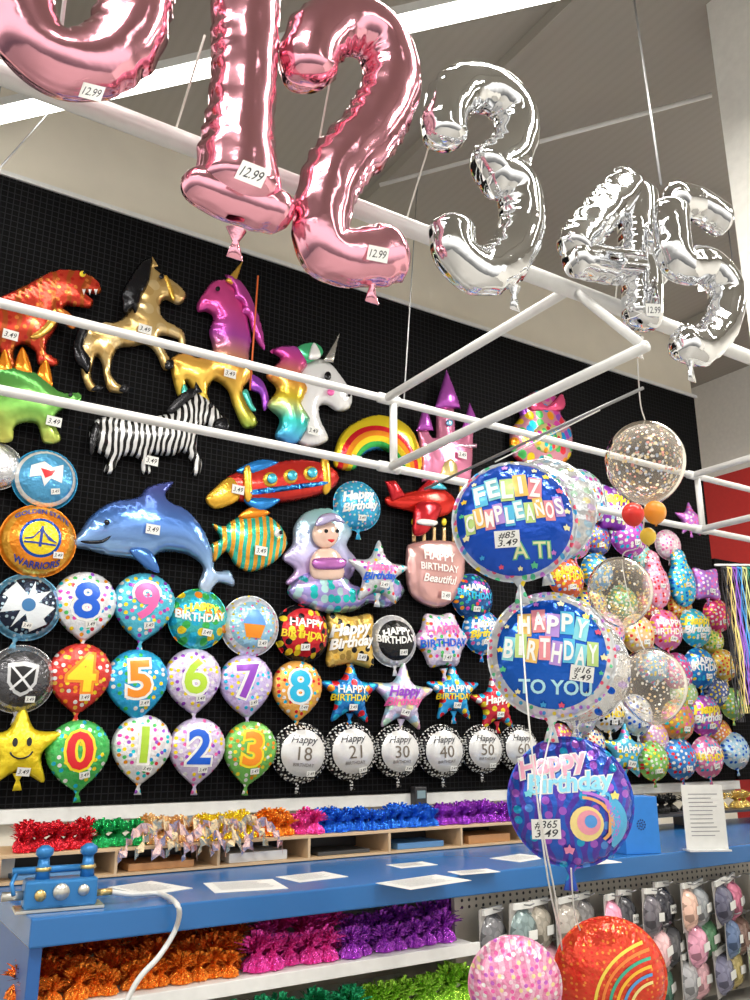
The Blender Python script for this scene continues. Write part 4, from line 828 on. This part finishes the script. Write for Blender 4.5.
# bagged balloon packs
def dome_mesh():
    bm=bmesh.new(); R=[]
    for r,y in ((.0005,-.04),(.03,-.038),(.06,-.03),(.078,-.012),(.084,0),(.092,.0),(.092,.006)):
        R.append([bm.verts.new((r*math.cos(2*PI*k/32),y,r*1.05*math.sin(2*PI*k/32))) for k in range(32)])
    for a,b in zip(R,R[1:]):
        for k in range(32): bm.faces.new((a[k],a[(k+1)%32],b[(k+1)%32],b[k]))
    bmesh.ops.recalc_face_normals(bm,faces=bm.faces); me=D.meshes.new('dome'); bm.to_mesh(me); bm.free(); me.shade_smooth(); return me
DOME=dome_mesh()
def pack(x,Y,z,c,cn,txt,where):
    o=thing('balloon_pack','clear pack of %s balloons %s'%(cn,where),'balloon pack',(x,Y,z),random.uniform(.25,.5),'bagged balloons on the pegboard')
    o.rotation_euler.y=random.uniform(-.12,.12); o.scale=(1.3,1.4,1.3)
    mesh_obj('clear_dome',DOME,foil('pk_%s'%cn,c,[tuple(min(1,q*1.25+.03) for q in c),tuple(q*.55 for q in c)],24,.5,metal=.1,rough=.1,bump=.15,bs=24),o)
    boxo('backing_card',(-.094,.094,.006,.009,-.095,.118),plain('pack_film',(.42,.4,.38),.2),o)
    boxo('label_strip',(-.07,.07,-.004,.006,.093,.117),m_tag,o)
    boxo('name_sticker',(-.032,.032,-.045,-.042,-.018,.018),m_tag,o)
    if txt: text_on('lettering',txt,.019,0,0,m_ink,o,None,.0005,lift=.047)
    tubeo('peg_hook',[(0,.05,.11),(0,-.03,.11),(0,-.05,.12)],.003,m_wire,o,6)
top=[((.14,.14,.15),'charcoal'),((.16,.22,.22),'smoky teal'),((.3,.27,.22),'khaki'),((.38,.34,.3),'sand'),((.2,.19,.19),'taupe'),((.85,.32,.46),'pink'),((.05,.05,.06),'black'),((.12,.11,.13),'graphite'),((.03,.03,.04),'jet'),((.8,.5,.4),'peach'),((.3,.32,.34),'pearl grey'),((.1,.1,.16),'slate'),((.55,.15,.25),'berry'),((.08,.2,.12),'forest green'),((.2,.12,.1),'mocha')]
low=[((.07,.07,.16),'indigo'),((.1,.2,.14),'bottle green'),((.75,.4,.48),'rose'),((.2,.2,.21),'gunmetal'),((.4,.4,.4),'silver'),((.75,.45,.35),'apricot'),((.65,.25,.3),'coral'),((.8,.5,.52),'blush'),((.1,.1,.11),'coal'),((.8,.36,.5),'bright pink'),((.1,.26,.13),'grass green'),((.1,.16,.3),'denim'),((.25,.15,.12),'cocoa'),((.5,.46,.38),'ivory'),((.3,.25,.35),'lilac')]
bot=[((.14,.07,.2),'plum'),((.08,.2,.26),'petrol'),((.25,.08,.08),'maroon'),((.6,.35,.1),'amber'),((.15,.15,.17),'iron grey'),((.05,.05,.06),'onyx'),((.75,.38,.42),'salmon'),((.12,.12,.13),'smoke'),((.08,.2,.14),'pine'),((.4,.4,.42),'ash'),((.8,.45,.5),'rosewood'),((.2,.2,.3),'violet grey'),((.5,.4,.15),'mustard'),((.3,.5,.12),'lime'),((.1,.1,.1),'soot')]
for j,(lst,z,wh) in enumerate(((top,.585,'in the upper pegboard row'),(low,.375,'in the middle pegboard row'),(bot,.165,'in the lowest pegboard row'))):
    for i,(c,cn) in enumerate(lst):
        pack(3.24+i*.172+.08*(j%2),3.94-.05*(i%2)-.025*(2-j),z+random.uniform(-.015,.015),c,cn,{'black':'BLACK','pink':'PINK','jet':'BLACK','silver':'GREY'}.get(cn,''),wh)
# counter items
zt=.921
def sheet(px,py,w_,d_,rz,label):
    q=PZ(px,py,zt); o=boxo('paper_sheet',(-w_/2,w_/2,-d_/2,d_/2,0,.002),m_tag); o.location=q; o.rotation_euler=(0,0,rz); tagp(o,label,'paper')
    bm=bmesh.new()
    for j in range(9):
        z=d_*.38-j*d_*.08; x1=w_*.38*random.uniform(.5,1)
        v=[bm.verts.new(p) for p in ((-w_*.38,z,.0025),(x1,z,.0025),(x1,z+d_*.022,.0025),(-w_*.38,z+d_*.022,.0025))]; bm.faces.new(v)
    bm_obj('printed_lines',bm,plain('greyink',(.3,.3,.32),.6),o)
sheet(150,888,.25,.33,.3,'white printed sheet next to the blue pump'); sheet(245,886,.35,.3,-.2,'wide white sheet left of the counter centre'); sheet(312,877,.3,.22,.1,'white sheet before the wooden cubbies'); sheet(424,882,.42,.25,.15,'large white price sheet in the middle of the counter'); sheet(412,865,.25,.15,0,'small white sheet behind the large price sheet'); sheet(520,858,.3,.22,.2,'white sheet beside the purple balloon'); sheet(590,862,.3,.2,-.1,'white sheet right of the purple balloon'); sheet(474,872,.25,.13,-.1,'small sheet right of the large price sheet')
q=PZ(62,908,.921); pm=thing('helium_pump','blue metal balloon inflator with twin valves on the counter','inflator',q,-.1)
mpb=plain('pump_blue',(.03,.2,.5),.35,.3); mbr=plain('nickel',(.65,.63,.57),.3,.8); brs=plain('brass',(.7,.5,.2),.3,.8)
boxo('body',(-.16,.13,-.06,.06,.01,.12),mpb,pm,.012); boxo('base_plate',(-.19,.16,-.075,.075,0,.012),mbr,pm,.002)
for x in (-.09,.09):
    tubeo('valve_stem',[(x,0,.12),(x,0,.2)],[.03,.022],mpb,pm,16); tubeo('knob',[(x,0,.2),(x,0,.215),(x,0,.235),(x,0,.25)],[.02,.036,.036,.014],mpb,pm,12)
    tubeo('collar',[(x,0,.15),(x,0,.165)],.034,brs,pm,16)
tubeo('cross_tube',[(-.21,0,.155),(.1,0,.155)],.014,mpb,pm,12)
tubeo('gauge',[(-.02,-.06,.075),(-.02,-.09,.075)],.032,mbr,pm,20)
tubeo('gauge',[(-.1,-.06,.065),(-.1,-.08,.065)],.022,brs,pm,20)
tubeo('gauge',[(.07,-.06,.075),(.07,-.08,.075)],.022,mbr,pm,20)
tubeo('outlet',[(.13,0,.05),(.2,0,.05)],.014,brs,pm,12); tubeo('inlet',[(-.16,0,.06),(-.24,0,.06)],.018,mbr,pm,12)
tubeo('lever',[(-.19,0,.155),(-.21,-.02,.11),(-.2,-.05,.07)],.009,mpb,pm,8)
e=q+Vector((.19,-.02,.05))
hp=[tuple(e),tuple(e+Vector((.1,-.0,-.02))),tuple(PZ(160,894,.935)),tuple(PZ(178,906,.935)),tuple(P(176,928,3.8)[0]),tuple(P(160,955,3.72)[0]),tuple(P(138,980,3.7)[0]),tuple(P(120,1015,3.7)[0])]
tagp(tubeo('hose',[Vector(a) for a in catm(hp,8,False)],.011,plain('hose_white',(.7,.7,.68),.35),seg=12),'pale plastic hose curling from the pump over the counter edge','hose')
sg=boxo('paper_card',(-.06,.06,-.003,.003,0,.12),m_tag); sg.location=PZ(2,893,.921)+Vector((.05,.35,0)); tagp(sg,'small white card behind the pump at left','card')
q=PZ(640,853,.921); bb=thing('blue_box','upright royal blue cardboard box with small round dark emblem','box',q,-.25)
boxo('carton',(-.13,.12,-.05,.1,0,.335),plain('box_blue',(.03,.22,.68),.4),bb,.003)
bm=bmesh.new()
for rr in (.012,.028):
    nn=max(5,int(rr*420))
    for k in range(nn):
        a=2*PI*k/nn; bm.faces.new([bm.verts.new((-.01+rr*math.cos(a)+.006*math.cos(2*PI*j/6),-.0515,.17+rr*math.sin(a)+.006*math.sin(2*PI*j/6))) for j in range(6)])
bm_obj('round_emblem',bm,plain('navyink',(.005,.02,.12),.5),bb)
q=PZ(708,851,.921); sn=thing('notice_stand','white printed notice standing upright on the counter','sign',q,-.45)
boxo('notice_sheet',(-.14,.14,0,.004,.01,.4),m_tag,sn); boxo('stand_base',(-.14,.14,-.04,.06,0,.01),plain('acry',(.7,.72,.74),.1),sn)
bm=bmesh.new()
for j in range(11):
    z=.34-j*.025; x1=.1*random.uniform(.5,1); v=[bm.verts.new(p) for p in ((-.1,-.002,z),(x1,-.002,z),(x1,-.002,z+.005),(-.1,-.002,z+.005))]; bm.faces.new(v)
bm_obj('printed_lines',bm,plain('greyink',(.3,.3,.32),.6),sn)
q,_=P(441,812,5.6); tm=thing('card_terminal','small dark handset hanging under the black panel','handset',(q.x,5.9,1.12)); boxo('case',(-.06,.06,-.04,.03,-.1,.12),m_dark,tm,.01); boxo('screen',(-.04,.04,-.045,-.04,.03,.09),plain('scr',(.2,.3,.35),.2),tm)
bs=thing('back_shelf','low dark shelf behind the right part of the counter','shelf',(6.6,4.85,.921)); boxo('shelf_board',(-1.6,2.2,-.15,.2,.1,.12),m_dark,bs,.003)
for x in (-1.6,-.4,.9,2.17): boxo('upright',(x,x+.03,-.15,.2,0,.1),m_dark,bs)
for i in range(22):
    c,cn=[((.4,.4,.42),'silver'),((.03,.03,.03),'black'),((.8,.6,.2),'gold')][(i//4)%3]
    weight((5.15+i*.16,4.82+.04*(i%2),1.042),.17,c,cn,'on the dark shelf at right')
# fringe curtains
for i,(px,c,cn) in enumerate(((724,(.05,.05,.06),'black'),(729,(.98,.8,.3),'gold'),(734,(.4,.15,.75),'purple'),(739,(.08,.4,.9),'blue'),(744,(.85,.88,.4),'olive'),(749,(.05,.4,.3),'dark green'),(753,(.8,.8,.85),'silver'))):
    a,_=P(px,568,5.3); b,_=P(px,722-9*(i%3),5.3); o=thing('fringe_curtain','%s foil fringe curtain hanging at the right edge'%cn,'fringe',a,0,'foil fringe curtains')
    bm=bmesh.new(); n=9; L_=a.z-b.z
    for k in range(n):
        x=-.036+.072*k/n; prev=None
        for j in range(9):
            t=j/8; cx=x+.006*math.sin(j*1.7+k); y=.03*math.sin(k*2.3+j); th=.5*math.sin(j*.8+k)
            cur=(bm.verts.new((cx-.006*math.cos(th),y-.006*math.sin(th),-L_*t)),bm.verts.new((cx+.006*math.cos(th),y+.006*math.sin(th),-L_*t)))
            if prev: bm.faces.new((prev[0],prev[1],cur[1],cur[0]))
            prev=cur
    bm_obj('foil_strands',bm,foil('fr_'+cn,c,metal=.2,rough=.35),o)['kind']='stuff'; tubeo('header',[(-.035,0,0),(.035,0,0)],.012,foil('fr_'+cn,c),o,8)
tagp(tubeo('curtain_rail',[P(715,565,5.3)[0],P(775,565,5.3)[0]],.012,m_pipe),'short white rail holding the fringe curtains','rail')
# ---------- camera ----------
cam=D.cameras.new('cam'); cam.sensor_fit='VERTICAL'; cam.sensor_height=24; cam.lens=F*24/1000; cam.clip_start=.05
co=D.objects.new('camera',cam); link(co); co.location=(0,0,EYE); co.rotation_euler=(PI/2+PIT,0,-YAW); S.camera=co
